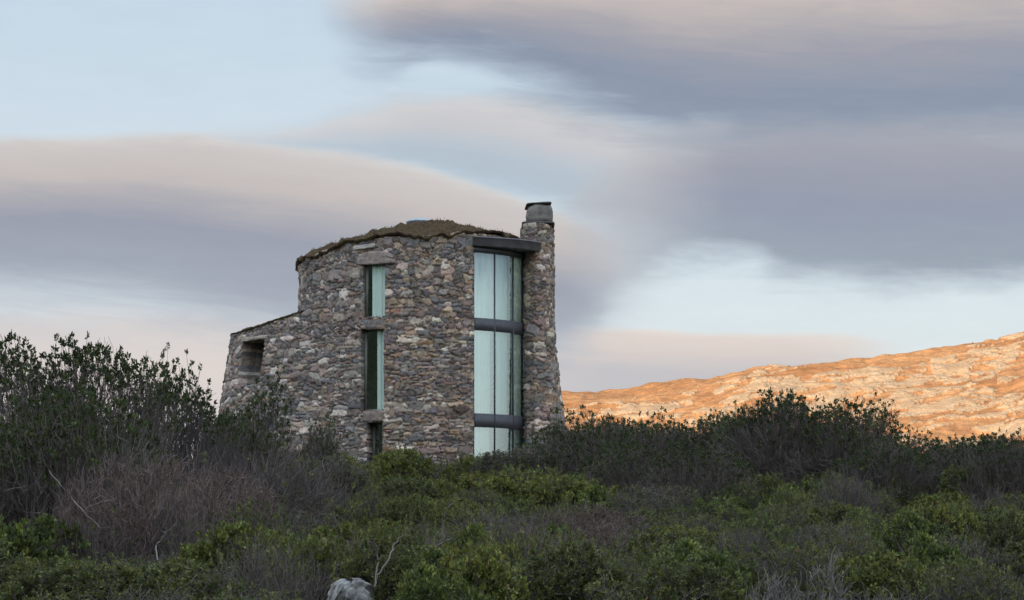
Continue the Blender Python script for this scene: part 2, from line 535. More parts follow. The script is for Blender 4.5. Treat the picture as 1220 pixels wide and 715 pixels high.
def make_hill():
    px = np.concatenate([np.linspace(-1500, 150, 60)[:-1], np.linspace(150, 1300, 1000), np.linspace(1300, 2700, 60)[1:]])
    Y = np.concatenate([np.linspace(400, 470, 40)[:-1], np.linspace(470, 668, 330), np.linspace(668, 760, 40)[1:], np.linspace(760, 1100, 16)[1:]])
    t = (px - 610) / F
    YY = np.repeat(Y[:, None], len(px), 1)
    TT = np.repeat(t[None, :], len(Y), 0)
    XX = TT * YY
    Yc = 655.0 + 18 * (fbm(t * 14, t * 0, 3, 44) - 0.5)[None, :]
    zc = ((HZ - np.interp(px, SIL[:, 0], SIL[:, 1])) / F)[None, :] * Yc
    zc = zc - 1.2
    s = (YY - 400) / (Yc - 400)
    up = -6 + (zc + 6) * np.clip(s, 0, 1) ** 0.95
    down = zc - (np.maximum(s - 1, 0) * 230) ** 1.5 * 0.012
    Z = np.where(s <= 1, up, down)
    # outcrops: layered, tilted bands of bare rock and scattered knolls
    ur = XX * 0.90 + YY * 0.43; vr = -XX * 0.43 + YY * 0.90
    big = fbm(ur / 46 + 3, vr / 30, 3, 21)
    a = fbm(ur / 6.0 + 1.2 * fbm(XX / 14, YY / 14, 2, 3), vr / 5.0, 5, 22, 0.66)
    bq = fbm(XX / 3.4, YY / 2.6, 3, 31)
    v = a + 0.95 * (big - 0.5) + 0.22 * (bq - 0.5)
    rock = sstep(0.59, 0.64, v)
    lump = (fbm(XX / 34, YY / 24, 4, 41) - 0.5) * 6.0 + (fbm(XX / 6, YY / 6, 3, 42) - 0.5) * 1.0
    edge = sstep(-1600, 0, px)[None, :]
    Z = Z + (lump + rock * (0.45 + 0.4 * (bq - 0.5)) + (bq - .5) * 0.35) * edge
    me = mesh_np('hill', np.stack([XX, YY, Z], -1).reshape(-1, 3), grid_faces(len(Y), len(px)),
                 attrs={'rock': rock.ravel()}, smooth=True)
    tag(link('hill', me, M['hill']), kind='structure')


make_hill()

# ------------------------------------------------------------------ the tower
CX, CY, RD = -3.027, 80.0, 3.81


def at(px, py, Y):
    return ((px - 610) / F * Y, Y, (HZ - py) / F * Y)


def theta(px, r=RD):
    lo, hi = -PI / 2 + 0.05, PI / 2 - 0.05
    for _ in range(60):
        m = (lo + hi) / 2
        if 610 + F * (CX + r * math.sin(m)) / (CY - r * math.cos(m)) < px: lo = m
        else: hi = m
    return (lo + hi) / 2


def zat(py, th, r=RD):
    return (HZ - py) / F * (CY - r * math.cos(th))


PAL = np.array([(.175, .165, .16), (.21, .195, .185), (.125, .128, .138), (.155, .15, .155), (.26, .215, .19), (.285, .235, .19),
                (.345, .29, .23), (.40, .375, .345), (.48, .455, .42), (.23, .165, .12), (.20, .16, .15), (.145, .125, .115),
                (.165, .175, .19)])
PAL = PAL * np.array([1.33, 1.19, 1.06])
PALW = np.array([12, 13, 9, 9, 10, 9, 7, 8, 6, 5, 10, 9, 5], float); PALW /= PALW.sum()


def stone_field(Sg, Zg, seed, coursed, cool=None):
    """rubble masonry over a wall grid (arc length Sg, height Zg): relief, stone tone and joint mask"""
    rng = np.random.default_rng(seed)
    s0, s1, z0, z1 = Sg.min(), Sg.max(), Zg.min(), Zg.max()
    ds = (s1 - s0) / (Sg.shape[1] - 1); dzz = (z1 - z0) / (Zg.shape[0] - 1)
    D1 = np.full(Sg.shape, 9.0); D2 = np.full(Sg.shape, 9.0); ID = np.zeros(Sg.shape, int)
    wS = Sg + (fbm(Sg * 3, Zg * 3, 3, seed) - .5) * 0.16
    wZ = Zg + (fbm(Sg * 1.1 + 9, Zg * 3, 3, seed + 7) - .5) * 0.16
    seeds = []
    z = z0 - 0.1
    while z < z1 + 0.1:
        t = coursed(z)
        h = rng.uniform(0.075, 0.165) * (1 - .35 * t) + (0.05 if rng.random() < .25 else 0)
        s = s0 - rng.uniform(0, .3)
        while s < s1 + 0.3:
            a = h * rng.uniform(1.0, 3.0 + 1.8 * t)
            big = rng.random() < 0.15 * (1 - .45 * t)
            k = rng.uniform(1.5, 2.9) if big else rng.choice([1.0, 1.0, .75])
            seeds.append((s + a / 2, z + h / 2 + rng.normal(0, .03), a / 2 * (1 + .3 * (k - 1)), h / 2 * k, rng.normal(0, .24 - .17 * t), rng.uniform(2.6, 7.0)))
            s += a
        z += h
    for i, (s, z, a, b, rot, p) in enumerate(seeds):
        m = 2.2 * max(a, b) + 0.12
        j0 = max(0, int((s - m - s0) / ds)); j1 = min(Sg.shape[1], int((s + m - s0) / ds) + 2)
        i0 = max(0, int((z - m - z0) / dzz)); i1 = min(Sg.shape[0], int((z + m - z0) / dzz) + 2)
        if j1 <= j0 or i1 <= i0: continue
        du = wS[i0:i1, j0:j1] - s; dv = wZ[i0:i1, j0:j1] - z
        c, sn = math.cos(rot), math.sin(rot)
        x = np.abs(du * c + dv * sn) / a; y = np.abs(dv * c - du * sn) / b
        d = (x ** p + y ** p) ** (1 / p)
        d1 = D1[i0:i1, j0:j1]; d2 = D2[i0:i1, j0:j1]; idd = ID[i0:i1, j0:j1]
        near = d < d1
        d2[:] = np.where(near, d1, np.minimum(d2, d))
        idd[:] = np.where(near, i, idd)
        d1[:] = np.where(near, d, d1)
    sd_ = np.array(seeds)
    n = len(sd_)
    e = (D2 - D1) * .9 * np.minimum(sd_[ID, 2], sd_[ID, 3])          # rough distance to the joint in metres
    body = sstep(0.003, 0.026, e)
    proud = rng.uniform(0.022, 0.062, n)
    tx = rng.normal(0, .12, n); ty = rng.normal(0, .16, n)
    tilt = (Sg - sd_[ID, 0]) * tx[ID] + (Zg - sd_[ID, 1]) * ty[ID]
    H = body * (proud[ID] + np.clip(tilt, -.03, .03)) + (fbm(Sg * 14, Zg * 14, 3, seed + 3) - .5) * 0.022 - 0.03
    base = PAL[rng.choice(len(PAL), n, p=PALW)] * rng.uniform(.65, 1.3, (n, 1)) * rng.uniform(.95, 1.05, (n, 3))
    if cool is not None:                                          # greyer stone in parts of the wall
        g_ = base.mean(1, keepdims=True) * np.array([.93, .99, 1.06])
        c_ = cool(sd_[:, 0])[:, None]
        base = base * (1 - c_) + g_ * c_
    soil = np.array((.055, .05, .045))
    jm = sstep(0.0, 0.010, e)[..., None]
    T = soil * (1 - jm) + base[ID] * jm
    return H, T


def stone_wall(name, parent, plan, s_range, z_base, ztop, openings, seed, coursed, step=0.03, top_in=0.5, mat_=None, cool=None):
    """plan(s, z) -> point (x,y) and outward normal (nx,ny), vectorised. openings: (sa, sb, za, zb, depth)"""
    s0, s1 = s_range
    zmax = float(np.max(ztop(np.linspace(s0, s1, 400))))
    Sv = np.linspace(s0, s1, int((s1 - s0) / step) + 1)
    Zv = np.linspace(z_base, zmax, int((zmax - z_base) / step) + 1)
    H0S, H0Z = np.meshgrid(Sv, Zv)
    H, T = stone_field(H0S, H0Z, seed, coursed, cool)
    for sa, sb, za, zb, dep in openings:                        # snap grid lines on the jambs, heads and sills
        for q in (sa, sb): Sv[np.argmin(abs(Sv - q))] = q
        for q in (za, zb): Zv[np.argmin(abs(Zv - q))] = q
    Sg, Zg = np.meshgrid(Sv, Zv)
    top = ztop(Sv) + (fbm(Sv * 2.2, Sv * 0, 3, seed + 9) - .5) * 0.10
    above = Zg > top[None, :]
    Zc = np.minimum(Zg, top[None, :])
    X, Y, NX, NY = plan(Sg, Zc)
    hole = np.zeros((len(Zv) - 1, len(Sv) - 1), bool)
    sc = (Sv[:-1] + Sv[1:]) / 2; zc = (Zv[:-1] + Zv[1:]) / 2
    for sa, sb, za, zb, dep in openings:
        hole |= ((zc > za) & (zc < zb))[:, None] & ((sc > sa) & (sc < sb))[None, :]
    hole |= above[:-1, :-1] & above[:-1, 1:]
    P = np.stack([X + NX * H, Y + NY * H, Zc + 0 * H], -1)
    Fq = grid_faces(len(Zv), len(Sv))[~hole.ravel()]
    Vs_ = [P.reshape(-1, 3)]; Ts = [T.reshape(-1, 3)]; Fs = [Fq]
    cnt = P.shape[0] * P.shape[1]
    rng = np.random.default_rng(seed + 1)

    def strip(idx_i, idx_j, dirs, dep, tone_k=1.0):
        nonlocal cnt
        line = P[idx_i, idx_j]; tone = T[idx_i, idx_j]
        K = max(2, int(dep / 0.05))
        k = np.linspace(0, 1, K + 1)
        rows = line[None] + dirs[None] * (k * dep)[:, None, None]
        n = len(line)
        jit = (fbm(np.arange(n)[None, :] * .5 + 0 * k[:, None], k[:, None] * dep * 12 + 0 * np.arange(n)[None], 3, seed + 31) - .5) * 0.05
        jit[0] = 0
        lat = np.gradient(line, axis=0); lat = np.cross(lat, dirs); lat /= (np.linalg.norm(lat, axis=1, keepdims=True) + 1e-9)
        rows = rows + lat[None] * jit[..., None]
        blk = np.floor(k * dep / 0.17).astype(int)
        tk = rng.uniform(.75, 1.2, (int(blk.max()) + 2))[blk]
        tones = tone[None] * tk[:, None, None]
        Vs_.append(rows.reshape(-1, 3)); Ts.append(tones.reshape(-1, 3)); Fs.append(grid_faces(K + 1, n) + cnt)
        cnt += (K + 1) * n

    for sa, sb, za, zb, dep in openings:
        ja, jb = int(np.argmin(abs(Sv - sa))), int(np.argmin(abs(Sv - sb)))
        ia, ib = int(np.argmin(abs(Zv - za))), int(np.argmin(abs(Zv - zb)))
        jm = (ja + jb) // 2
        d = np.array([-NX[ia, jm], -NY[ia, jm], 0.0])
        for (ii, jj) in ((np.arange(ia, ib + 1), np.full(ib - ia + 1, ja)), (np.arange(ia, ib + 1), np.full(ib - ia + 1, jb)),
                         (np.full(jb - ja + 1, ia), np.arange(ja, jb + 1)), (np.full(jb - ja + 1, ib), np.arange(ja, jb + 1))):
            strip(ii, jj, np.repeat(d[None], len(ii), 0), dep)
    if top_in:
        hit = Zg >= top[None, :]
        ii = np.where(hit.any(0), np.argmax(hit, axis=0), len(Zv) - 1)
        jj = np.arange(len(Sv))
        dirs = np.stack([-NX[ii, jj], -NY[ii, jj], 0 * NX[ii, jj]], -1)
        strip(ii, jj, dirs, top_in)
    me = mesh_np(name, np.concatenate(Vs_) - np.array(parent.location if parent.type == 'EMPTY' else (0, 0, 0)),
                 np.concatenate(Fs), attrs={'tone': np.concatenate(Ts)})
    return link(name, me, mat_ or M['stone'], parent)


TB = np.array([CX, CY, 2.0])
tower = empty('stone_tower', TB)
tag(tower, 'round stone broch tower with turf roof and tall curved glass bay', 'tower')


def rel(v): return np.asarray(v, float) - TB


def tower_part(name, V, quads=None, tris=None, m=None, parent=tower, smooth=False, attrs=None):
    return link(name, mesh_np(name, rel(V), quads, tris, attrs, smooth), m, parent)


def ring_sheet(r, th0, th1, z0, z1, nt=24, nz=2, rfun=None):
    th = np.linspace(th0, th1, nt); z = np.linspace(z0, z1, nz)
    Tg, Zg = np.meshgrid(th, z)
    rr = r + (rfun(Tg, Zg) if rfun else 0)
    return np.stack([CX + rr * np.sin(Tg), CY - rr * np.cos(Tg), Zg], -1).reshape(-1, 3), grid_faces(nz, nt)


def ring_bar(ra, rb, th0, th1, z0, z1, nt=16):
    """solid curved bar between two radii, two angles and two heights"""
    th = np.linspace(th0, th1, nt)
    sec = [(ra, z0), (rb, z0), (rb, z1), (ra, z1)]
    V = np.array([[(CX + r * math.sin(t), CY - r * math.cos(t), z) for r, z in sec] for t in th]).reshape(-1, 3)
    q = []
    for i in range(nt - 1):
        for k in range(4):
            a, b = i * 4 + k, i * 4 + (k + 1) % 4
            q.append((a, b, b + 4, a + 4))
    q.append((3, 2, 1, 0)); e = (nt - 1) * 4; q.append((e, e + 1, e + 2, e + 3))
    return V, np.array(q)


def join(parts):
    V = []; Q = []; c = 0
    for v, q in parts:
        V.append(v); Q.append(np.asarray(q) + c); c += len(v)
    return np.concatenate(V), np.concatenate(Q)


# --- drum
def drum_top(th):
    return np.interp(th, [-PI, -1.9, -1.5, -0.9, -0.58, -0.25, 0.0, 0.3, 0.49, 1.2, 1.7, PI], [9.7, 9.6, 9.74, 9.93, 10.12, 10.22, 10.26, 10.38, 10.44, 10.4, 10.2, 9.7])


def drum_plan(s, z):
    th = s / RD
    return CX + RD * np.sin(th), CY - RD * np.cos(th), np.sin(th), -np.cos(th)


T1, T2, T3, T4 = theta(564.5), theta(591.5), theta(614), theta(627.5)
SL = dict(up=(theta(433), theta(459)), lo=(theta(430), theta(457)), ba=(theta(437), theta(455.5)))
zz = lambda py: zat(py, theta(446))
UPZ = (zz(378), zz(314.5)); LOZ = (zz(489), zz(392)); BAZ = (zz(560), zz(503))
BAY_B, BAY_T = 1.6, 10.05
ops = [(SL['up'][0] * RD, SL['up'][1] * RD, UPZ[0], UPZ[1], .46),
       (SL['lo'][0] * RD, SL['lo'][1] * RD, LOZ[0], LOZ[1], .46),
       (SL['ba'][0] * RD, SL['ba'][1] * RD, BAZ[0], BAZ[1], .6),
       (T1 * RD, T4 * RD, BAY_B, BAY_T, .12)]
drum = stone_wall('drum_wall', tower, drum_plan, (-2.35 * RD, 1.55 * RD), 1.2, lambda s: drum_top(s / RD), ops, 11,
                  lambda z: float(sstep(8.0, 6.6, z)), top_in=0.55, cool=lambda q: .22 * sstep(-.9, -1.7, q))
back = stone_wall('rear_wall', tower, drum_plan, (1.55 * RD, (2 * PI - 2.35) * RD), 1.2, lambda s: drum_top((s / RD + PI) % (2 * PI) - PI), [], 12,
                  lambda z: 0.5, step=0.06, top_in=0.55)

# --- wing: the lower wall that swings out to the left
th0 = -0.66
P0 = np.array([CX + RD * math.sin(th0), CY - RD * math.cos(th0)])
tg = np.array([-math.cos(th0), -math.sin(th0)])
P1 = P0 + tg * 1.7
P3 = np.array([-9.32, 82.6]); P2 = np.array([-9.32, 79.9])
P4, P5, P6 = np.array([-9.32, 84.6]), np.array([-7.6, 85.4]), np.array([-5.4, 83.4])
bz = lambda A, B, C, D, t: ((1 - t) ** 3)[:, None] * A + (3 * t * (1 - t) ** 2)[:, None] * B + (3 * t * t * (1 - t))[:, None] * C + (t ** 3)[:, None] * D
tt = np.linspace(0, 1, 120)
WC = np.concatenate([bz(P0, P1, P2, P3, tt), bz(P3, P4, P5, P6, tt)[1:]])
WL = np.concatenate([[0], np.cumsum(np.linalg.norm(np.diff(WC, axis=0), axis=1))])
wt_ = np.gradient(WC, axis=0); wt_ /= np.linalg.norm(wt_, axis=1, keepdims=True)
WN = np.stack([wt_[:, 1], -wt_[:, 0]], 1)          # the outside of the wing
if np.dot(WN[60], np.array([-.5, -.8])) < 0: WN = -WN
WPX = 610 + F * WC[:, 0] / WC[:, 1]


def wing_top(s):
    s = np.asarray(s, float)
    x = np.interp(s, WL, WC[:, 0]); y = np.interp(s, WL, WC[:, 1])
    px = 610 + F * x / y
    front = np.interp(px, [255, 268, 276, 300, 330, 357, 385, 430], [414, 408, 399, 391, 381, 372, 362, 350])
    z = (HZ - front) / F * y
    b = sstep(WL[119] + 0.2, WL[-1], s)
    return z * (1 - b) + b * 8.3


def wing_plan(s, z):
    x = np.interp(s, WL, WC[:, 0]); y = np.interp(s, WL, WC[:, 1])
    nx = np.interp(s, WL, WN[:, 0]); ny = np.interp(s, WL, WN[:, 1])
    d = np.maximum(wing_top(s) - z, 0)
    o = 0.16 * d * sstep(0.2, 3.5, s) - 0.02
    return x + nx * o, y + ny * o, nx, ny


def wing_s(px):
    f = WPX[:120]
    return float(np.interp(-px, -f, WL[:120]))


wy = float(np.interp(wing_s(304), WL, WC[:, 1]))
WSa, WSb = wing_s(291.5), wing_s(318)
WZa, WZb = (HZ - 458) / F * wy, (HZ - 406) / F * wy
wing = stone_wall('wing_wall', tower, wing_plan, (0.0, WL[-1]), 1.0, wing_top, [(WSb, WSa, WZa, WZb, .85)], 21,
                  lambda z: 0.45, top_in=0.6, cool=lambda q: .22 + 0 * q)


def rough_block(c, size, ang, seed, n=9, rough=0.02, tone=None, arch=0.0, taper=0.0, tilt=0.0):
    """a hewn stone: box with rounded, uneven faces. ang: angle of its outward normal on the drum"""
    rng = np.random.default_rng(seed)
    V = []; Q = []; cnt = 0
    g = np.linspace(-1, 1, n)
    A, B = np.meshgrid(g, g)
    for ax in range(3):
        for sg in (-1, 1):
            P = np.zeros((n, n, 3))
            P[..., ax] = sg; P[..., (ax + 1) % 3] = A; P[..., (ax + 2) % 3] = B
            f = grid_faces(n, n)
            V.append(P.reshape(-1, 3)); Q.append((f if sg > 0 else f[:, ::-1]) + cnt); cnt += n * n
    V = np.concatenate(V); Q = np.concatenate(Q)
    L4 = (np.abs(V) ** 9).sum(1) ** (1 / 9.0)
    V = V / L4[:, None]
    nz_ = fbm(V[:, 0] * 2.3 + seed, V[:, 1] * 2.3 + V[:, 2] * 3.1, 4, seed) - .5
    V = V * (np.array(size) / 2)[None]
    V = V + nz_[:, None] * rough * 2 * np.sign(V) * np.array([1, 1, .8])
    u = V[:, 0] / (size[0] / 2)
    V[:, 2] += -arch * u * u * (V[:, 2] > 0) + tilt * V[:, 0]
    V[:, 0] *= 1 - taper * (V[:, 2] / (size[2] / 2))
    ca, sa = math.cos(ang), math.sin(ang)
    X = c[0] + V[:, 0] * ca - V[:, 1] * sa; Y = c[1] + V[:, 0] * sa + V[:, 1] * ca
    tone = np.array(tone if tone is not None else PAL[rng.choice(len(PAL), p=PALW)])
    return np.stack([X, Y, c[2] + V[:, 2]], -1), Q, np.repeat(tone[None], len(V), 0) * (0.85 + .3 * vnoise(V[:, 0] * 6, V[:, 2] * 6, seed)[:, None])


def drum_block(name, pxa, pxb, pya, pyb, depth, proud, seed, parent=drum, **kw):
    tm = theta((pxa + pxb) / 2)
    w = abs(theta(pxb) - theta(pxa)) * RD
    za, zb = zat(pyb, tm), zat(pya, tm)
    r = RD + proud - depth / 2
    V, Q, T = rough_block((CX + r * math.sin(tm), CY - r * math.cos(tm), (za + zb) / 2), (w, depth, zb - za), tm, seed, **kw)
    o = link(name, mesh_np(name, rel(V), Q, attrs={'tone': T}), M['stone'], parent)
    return o


drum_block('lintel', 426, 470, 299, 315, .5, .10, 3, tone=(.29, .24, .215), arch=.13, taper=.06)
drum_block('lintel', 421, 447, 291.5, 297, .4, .08, 4, tone=(.46, .43, .39), tilt=.08)
drum_block('lintel', 433, 457.5, 380.5, 392, .5, .02, 5, tone=(.19, .165, .15))
drum_block('sill', 432, 456.5, 489, 502, .5, .05, 6, tone=(.25, .205, .175))
ws_m = (WSa + WSb) / 2
wx, wyy, wnx, wny = [float(v) for v in wing_plan(np.array(ws_m), np.array(WZb))]
wa = math.atan2(wnx, -wny)
V, Q, T = rough_block((wx - wnx * .17, wyy - wny * .17, WZb + .07), (WSa - WSb + .16, .46, .12), wa, 9, tone=(.43, .38, .32))
link('lintel', mesh_np('lintel', rel(V), Q, attrs={'tone': T}), M['stone'], wing)


# --- slot windows
def quad_box(c, ang, w, d, h):
    ca, sa = math.cos(ang), math.sin(ang)
    V = []
    for z in (-h / 2, h / 2):
        for x, y in ((-w / 2, -d / 2), (w / 2, -d / 2), (w / 2, d / 2), (-w / 2, d / 2)):
            V.append((c[0] + x * ca - y * sa, c[1] + x * sa + y * ca, c[2] + z))
    return np.array(V), np.array([(3, 2, 1, 0), (4, 5, 6, 7), (0, 1, 5, 4), (1, 2, 6, 5), (2, 3, 7, 6), (3, 0, 4, 7)])


def slot_window(c, ang, w, h, light_from, light_to, strip_m, parent=tower):
    """frame, pane and a pale strip added outside the glass to brighten part of it; c = centre of the pane, light_* = span of the strip across the width (0 left, 1 right)"""
    def loc(x, y, z): return (c[0] + x * math.cos(ang) - y * math.sin(ang), c[1] + x * math.sin(ang) + y * math.cos(ang), c[2] + z)
    f = .055
    fr = tower_part('window', *join([quad_box(loc(-w / 2 + f * .75, 0, 0), ang, f * 1.5, .09, h), quad_box(loc(w / 2 - f / 2, 0, 0), ang, f, .09, h),
                                     quad_box(loc(0, 0, h / 2 - f / 2), ang, w - 2 * f, .088, f), quad_box(loc(0, 0, -h / 2 + f / 2), ang, w - 2 * f, .088, f)]), m=M['frame'])
    a_, b_ = w / 2 - f, h / 2 - f
    tower_part('pane', np.array([loc(-a_, 0, -b_), loc(a_, 0, -b_), loc(a_, 0, b_), loc(-a_, 0, b_)]), np.array([(0, 1, 2, 3)]), m=M['glass'], parent=fr)
    if strip_m:  # pale strip put outside the pane so that part of the glass looks bright
        x = np.linspace(-w / 2 + w * light_from, -w / 2 + w * light_to, 40)
        y = -.04 + .012 * np.sin(x * 60) + .01 * np.sin(x * 23 + 1)
        V = np.array([[loc(a, b, z) for a, b in zip(x, y)] for z in (-h / 2, h / 2)]).reshape(-1, 3)
        tower_part('bright_strip', V, grid_faces(2, 40), m=strip_m, parent=fr, smooth=True)
    return fr


def on_drum(th, r, z): return (CX + r * math.sin(th), CY - r * math.cos(th), z)


def slot(k, Z, dep, lf, lt, cm, extra=.0):
    a, b = SL[k]
    tm = (a + b) / 2
    w = (b - a) * RD * 0.985
    return slot_window(on_drum(tm, RD - dep, (Z[0] + Z[1]) / 2), tm, w, Z[1] - Z[0] + extra, lf, lt, cm)


slot('up', UPZ, .20, .34, .98, M['bright_strip'])
slot('lo', LOZ, .30, .60, .98, M['bright_strip'])
slot('ba', BAZ, .5, 0, 0, None)
wc = (wx - wnx * .78, wyy - wny * .78, (WZa + WZb) / 2)
slot_window(wc, wa, (WSa - WSb), WZb - WZa + .1, 0, 0, None)

# --- glass bay
zb = lambda py: zat(py, T1)
L3 = (zb(378), zb(299.5)); L2 = (zb(492), zb(393)); L1 = (BAY_B, zb(508.5))
bay = tower_part('glass_bay', *join([
    ring_bar(RD - .16, RD - .07, T1, T4, L3[1], BAY_T, 24),  # dark bar over the glass stands in for the shade under the canopy
    ring_bar(RD - .14, RD - .08, T1 + .002, T4 - .002, L3[1] - .02, L3[1], 24),
    ring_bar(RD - .16, RD - .05, T1, T1 + .012, BAY_B, L3[1] - .02, 2),
    ring_bar(RD - .16, RD - .03, T4 - .02, T4, BAY_B, L3[1] - .02, 2)]), m=M['metal'])
for za, zb_ in ((L3[0], L2[1]), (L2[0], L1[1])):
    sp = tower_part('spandrel', *ring_bar(RD - .17, RD - .075, T1 + .012, T4 - .02, zb_, za, 24), m=M['spandrel'], parent=bay)
for za, zb_ in (L3[0:2], L2, L1):
    for ta, tb in ((T1 + .012, T2 - .009), (T2 + .009, T3 - .009), (T3 + .009, T4 - .02)):
        V, Q = ring_sheet(RD - .09, ta, tb, za, zb_, 10, 2)
        tower_part('pane', V, Q, m=M['glass'], parent=bay, smooth=True)
for t_ in (T2, T3):
    tower_part('mullion', *ring_bar(RD - .12, RD - .065, t_ - .0038, t_ + .0038, BAY_B, L3[1] - .02, 3), m=M['metal'], parent=bay)
fold = lambda k: (lambda t, z: .013 * np.sin(t * 150 + k) + .012 * np.sin(t * 61 + 2 * k) + .006 * np.sin(z * 3 + t * 40))


def curtain(ta, tb, za, zb_, m, k, off=.2):
    V, Q = ring_sheet(RD - off - .09, ta, tb, za - .1, zb_ + .1, 90, 8, fold(k))
    tower_part('curtain', V, Q, m=m, parent=bay, smooth=True)


dT = T2 - T1
curtain(T1, T3 - .02, L3[0], L3[1], M['curtain'], 0)
curtain(T1, T2 - .01, L2[0], L2[1], M['curtain'], 1)
curtain(T2 + .07, T3 - .01, L2[0], L2[1], M['curtain'], 2)
curtain(T1, T2 - .01, L1[0], L1[1], M['curtain'], 3)
curtain(T3 - .01, T4 + .40, L3[0], L3[1], M['reflection_tone'], 4, .06)  # added sheets, coloured like sky and stone reflected in the end panes
curtain(T3 - .0, T4 + .40, L2[0], L2[1], M['reflection_tone'], 5, .06)
curtain(T3 + .02, T4 + .40, L1[0], L1[1], M['reflection_tone'], 6, .16)
# floors inside
for z_ in ((L3[0] + L2[1]) / 2, (L2[0] + L1[1]) / 2):
    a = np.linspace(0, 2 * PI, 49)[:-1]
    V = np.array([(CX + (RD - .62) * math.sin(t), CY - (RD - .62) * math.cos(t), z) for z in (z_ - .12, z_ + .12) for t in a] + [(CX, CY, z_ - .12), (CX, CY, z_ + .12)])
    q = [(i, (i + 1) % 48, 48 + (i + 1) % 48, 48 + i) for i in range(48)]
    tr = [(96, (i + 1) % 48, i) for i in range(48)] + [(97, 48 + i, 48 + (i + 1) % 48) for i in range(48)]
    tower_part('floor_slab', V, np.array(q), np.array(tr), m=M['inside'])
# canopy over the bay
cz0, cz1 = zat(293.0, T1), zat(281.5, T1)
th = np.linspace(T1 - .012, theta(629), 40)
ro = RD + .07 + .50 * sstep(T1 - .05, T1 + .62, th)
ri = np.full(40, RD - .3)
V = []
for t, a, b in zip(th, ri, ro):
    for r, z in ((a, cz0), (b - .03, cz0), (b, cz0 + .02), (b, cz1 - .05), (b + .025, cz1 - .045), (b + .025, cz1), (a, cz1 + .02)):
        V.append((CX + r * math.sin(t), CY - r * math.cos(t), z))
q = []
for i in range(39):
    for k in range(7):
        a, b = i * 7 + k, i * 7 + (k + 1) % 7
        q.append((a, b, b + 7, a + 7))
tr = []
for o_, s_ in ((0, 1), (39 * 7, -1)):
    for k in range(1, 6): tr.append((o_, o_ + k + 1, o_ + k)[::s_])
tower_part('canopy', np.array(V), np.array(q), np.array(tr), m=M['zinc'])


# --- turf roof
def make_roof():
    rr = np.linspace(0, 1.0, 70); na = 300
    a = np.linspace(-PI, PI, na + 1)
    Rg, Ag = np.meshgrid(rr, a, indexing='ij')
    rad = Rg * (RD + .04)
    edge = drum_top(Ag) + .05
    ax, ay = CX + .35, CY                      # the crown of the roof sits a little right of the middle
    X = CX + rad * np.sin(Ag) + (1 - Rg) * .35; Y = CY - rad * np.cos(Ag)
    apex = 11.12
    prof = 1 - np.clip((Rg - .16) / .84, 0, 1) ** 1.05
    Z = edge + (apex - edge) * prof
    lump = (fbm(X * 1.6, Y * 1.6, 4, 55) - .5) * .38 + (fbm(X * 5, Y * 5, 3, 56) - .5) * .22
    Z = Z + lump * (0.35 + .65 * sstep(0, .3, Rg))
    V = [np.stack([X, Y, Z], -1).reshape(-1, 3)]
    Q = [grid_faces(len(rr), na + 1)]
    # ragged turf edge lapping over the wall head
    hang = .06 + .07 * fbm(a * 26, a * 0, 4, 57)
    out = (RD + .07 + .09 * fbm(a * 12, a * 0 + 4, 3, 58))
    z_e = Z[-1]
    r1 = np.stack([CX + out * np.sin(a), CY - out * np.cos(a), z_e - hang * .35], -1)
    r2 = np.stack([CX + (RD + .03) * np.sin(a), CY - (RD + .03) * np.cos(a), z_e - hang], -1)
    n0 = (len(rr) - 1) * (na + 1)
    base = len(rr) * (na + 1)
    V += [r1, r2]
    i = np.arange(na)
    Q += [np.stack([n0 + i, n0 + i + 1, base + i + 1, base + i], -1), np.stack([base + i, base + i + 1, base + na + 1 + i + 1, base + na + 1 + i], -1)]
    rf = tower_part('turf_roof', np.concatenate(V), np.concatenate(Q)[:, ::-1], m=M['turf'], smooth=True)
    # dry grass and heather standing in the turf
    rng = np.random.default_rng(8)
    nb = 5000
    k = rng.integers(0, na, nb); j = (len(rr) - 1) * np.sqrt(rng.random(nb)); j = np.clip(j.astype(int), 0, len(rr) - 1)
    p = np.stack([X, Y, Z], -1)[j, k] + rng.normal(0, .02, (nb, 3))
    h = rng.uniform(.03, .10, nb) * (0.5 + fbm(p[:, 0] * 2, p[:, 1] * 2, 2, 60))
    d = rng.normal(0, .5, (nb, 3)); d[:, 2] = 1.0; d /= np.linalg.norm(d, axis=1, keepdims=True)
    side = np.cross(d, rng.normal(0, 1, (nb, 3))); side /= np.linalg.norm(side, axis=1, keepdims=True); side *= .012
    Vb = np.stack([p - side, p + side, p + d * h[:, None]], 1).reshape(-1, 3)
    tower_part('turf_grass', Vb, None, np.arange(nb * 3).reshape(-1, 3), m=M['turf_blade'], parent=rf, attrs={'tint': np.repeat(rng.random(nb), 3)})
    # small glazed rooflight on the crown
    a = np.linspace(0, 2 * PI, 33)
    zc = zat(265, 0) + .13
    sx = (501 - 498) / 37 + CX
    V = []; 
    for ph in np.linspace(0, PI / 2, 7):
        V.append(np.stack([sx + .40 * math.cos(ph) * np.sin(a), CY - .7 - .40 * math.cos(ph) * np.cos(a), 11.12 + .0 * a + .13 * math.sin(ph)], -1))
    o = tower_part('skylight', np.concatenate(V), grid_faces(7, 33), m=M['dome'], smooth=True)
    tower_part('kerb', *join([quad_box((sx + .40 * math.sin(t), CY - .7 - .40 * math.cos(t), 11.03), t, .10, .05, .20) for t in a[:-1]]), m=M['metal'], parent=o)


M['dome'] = m_simple('rooflight_dome', (0.40, 0.46, 0.50), 0.3, 0.0, 0.05)
make_roof()

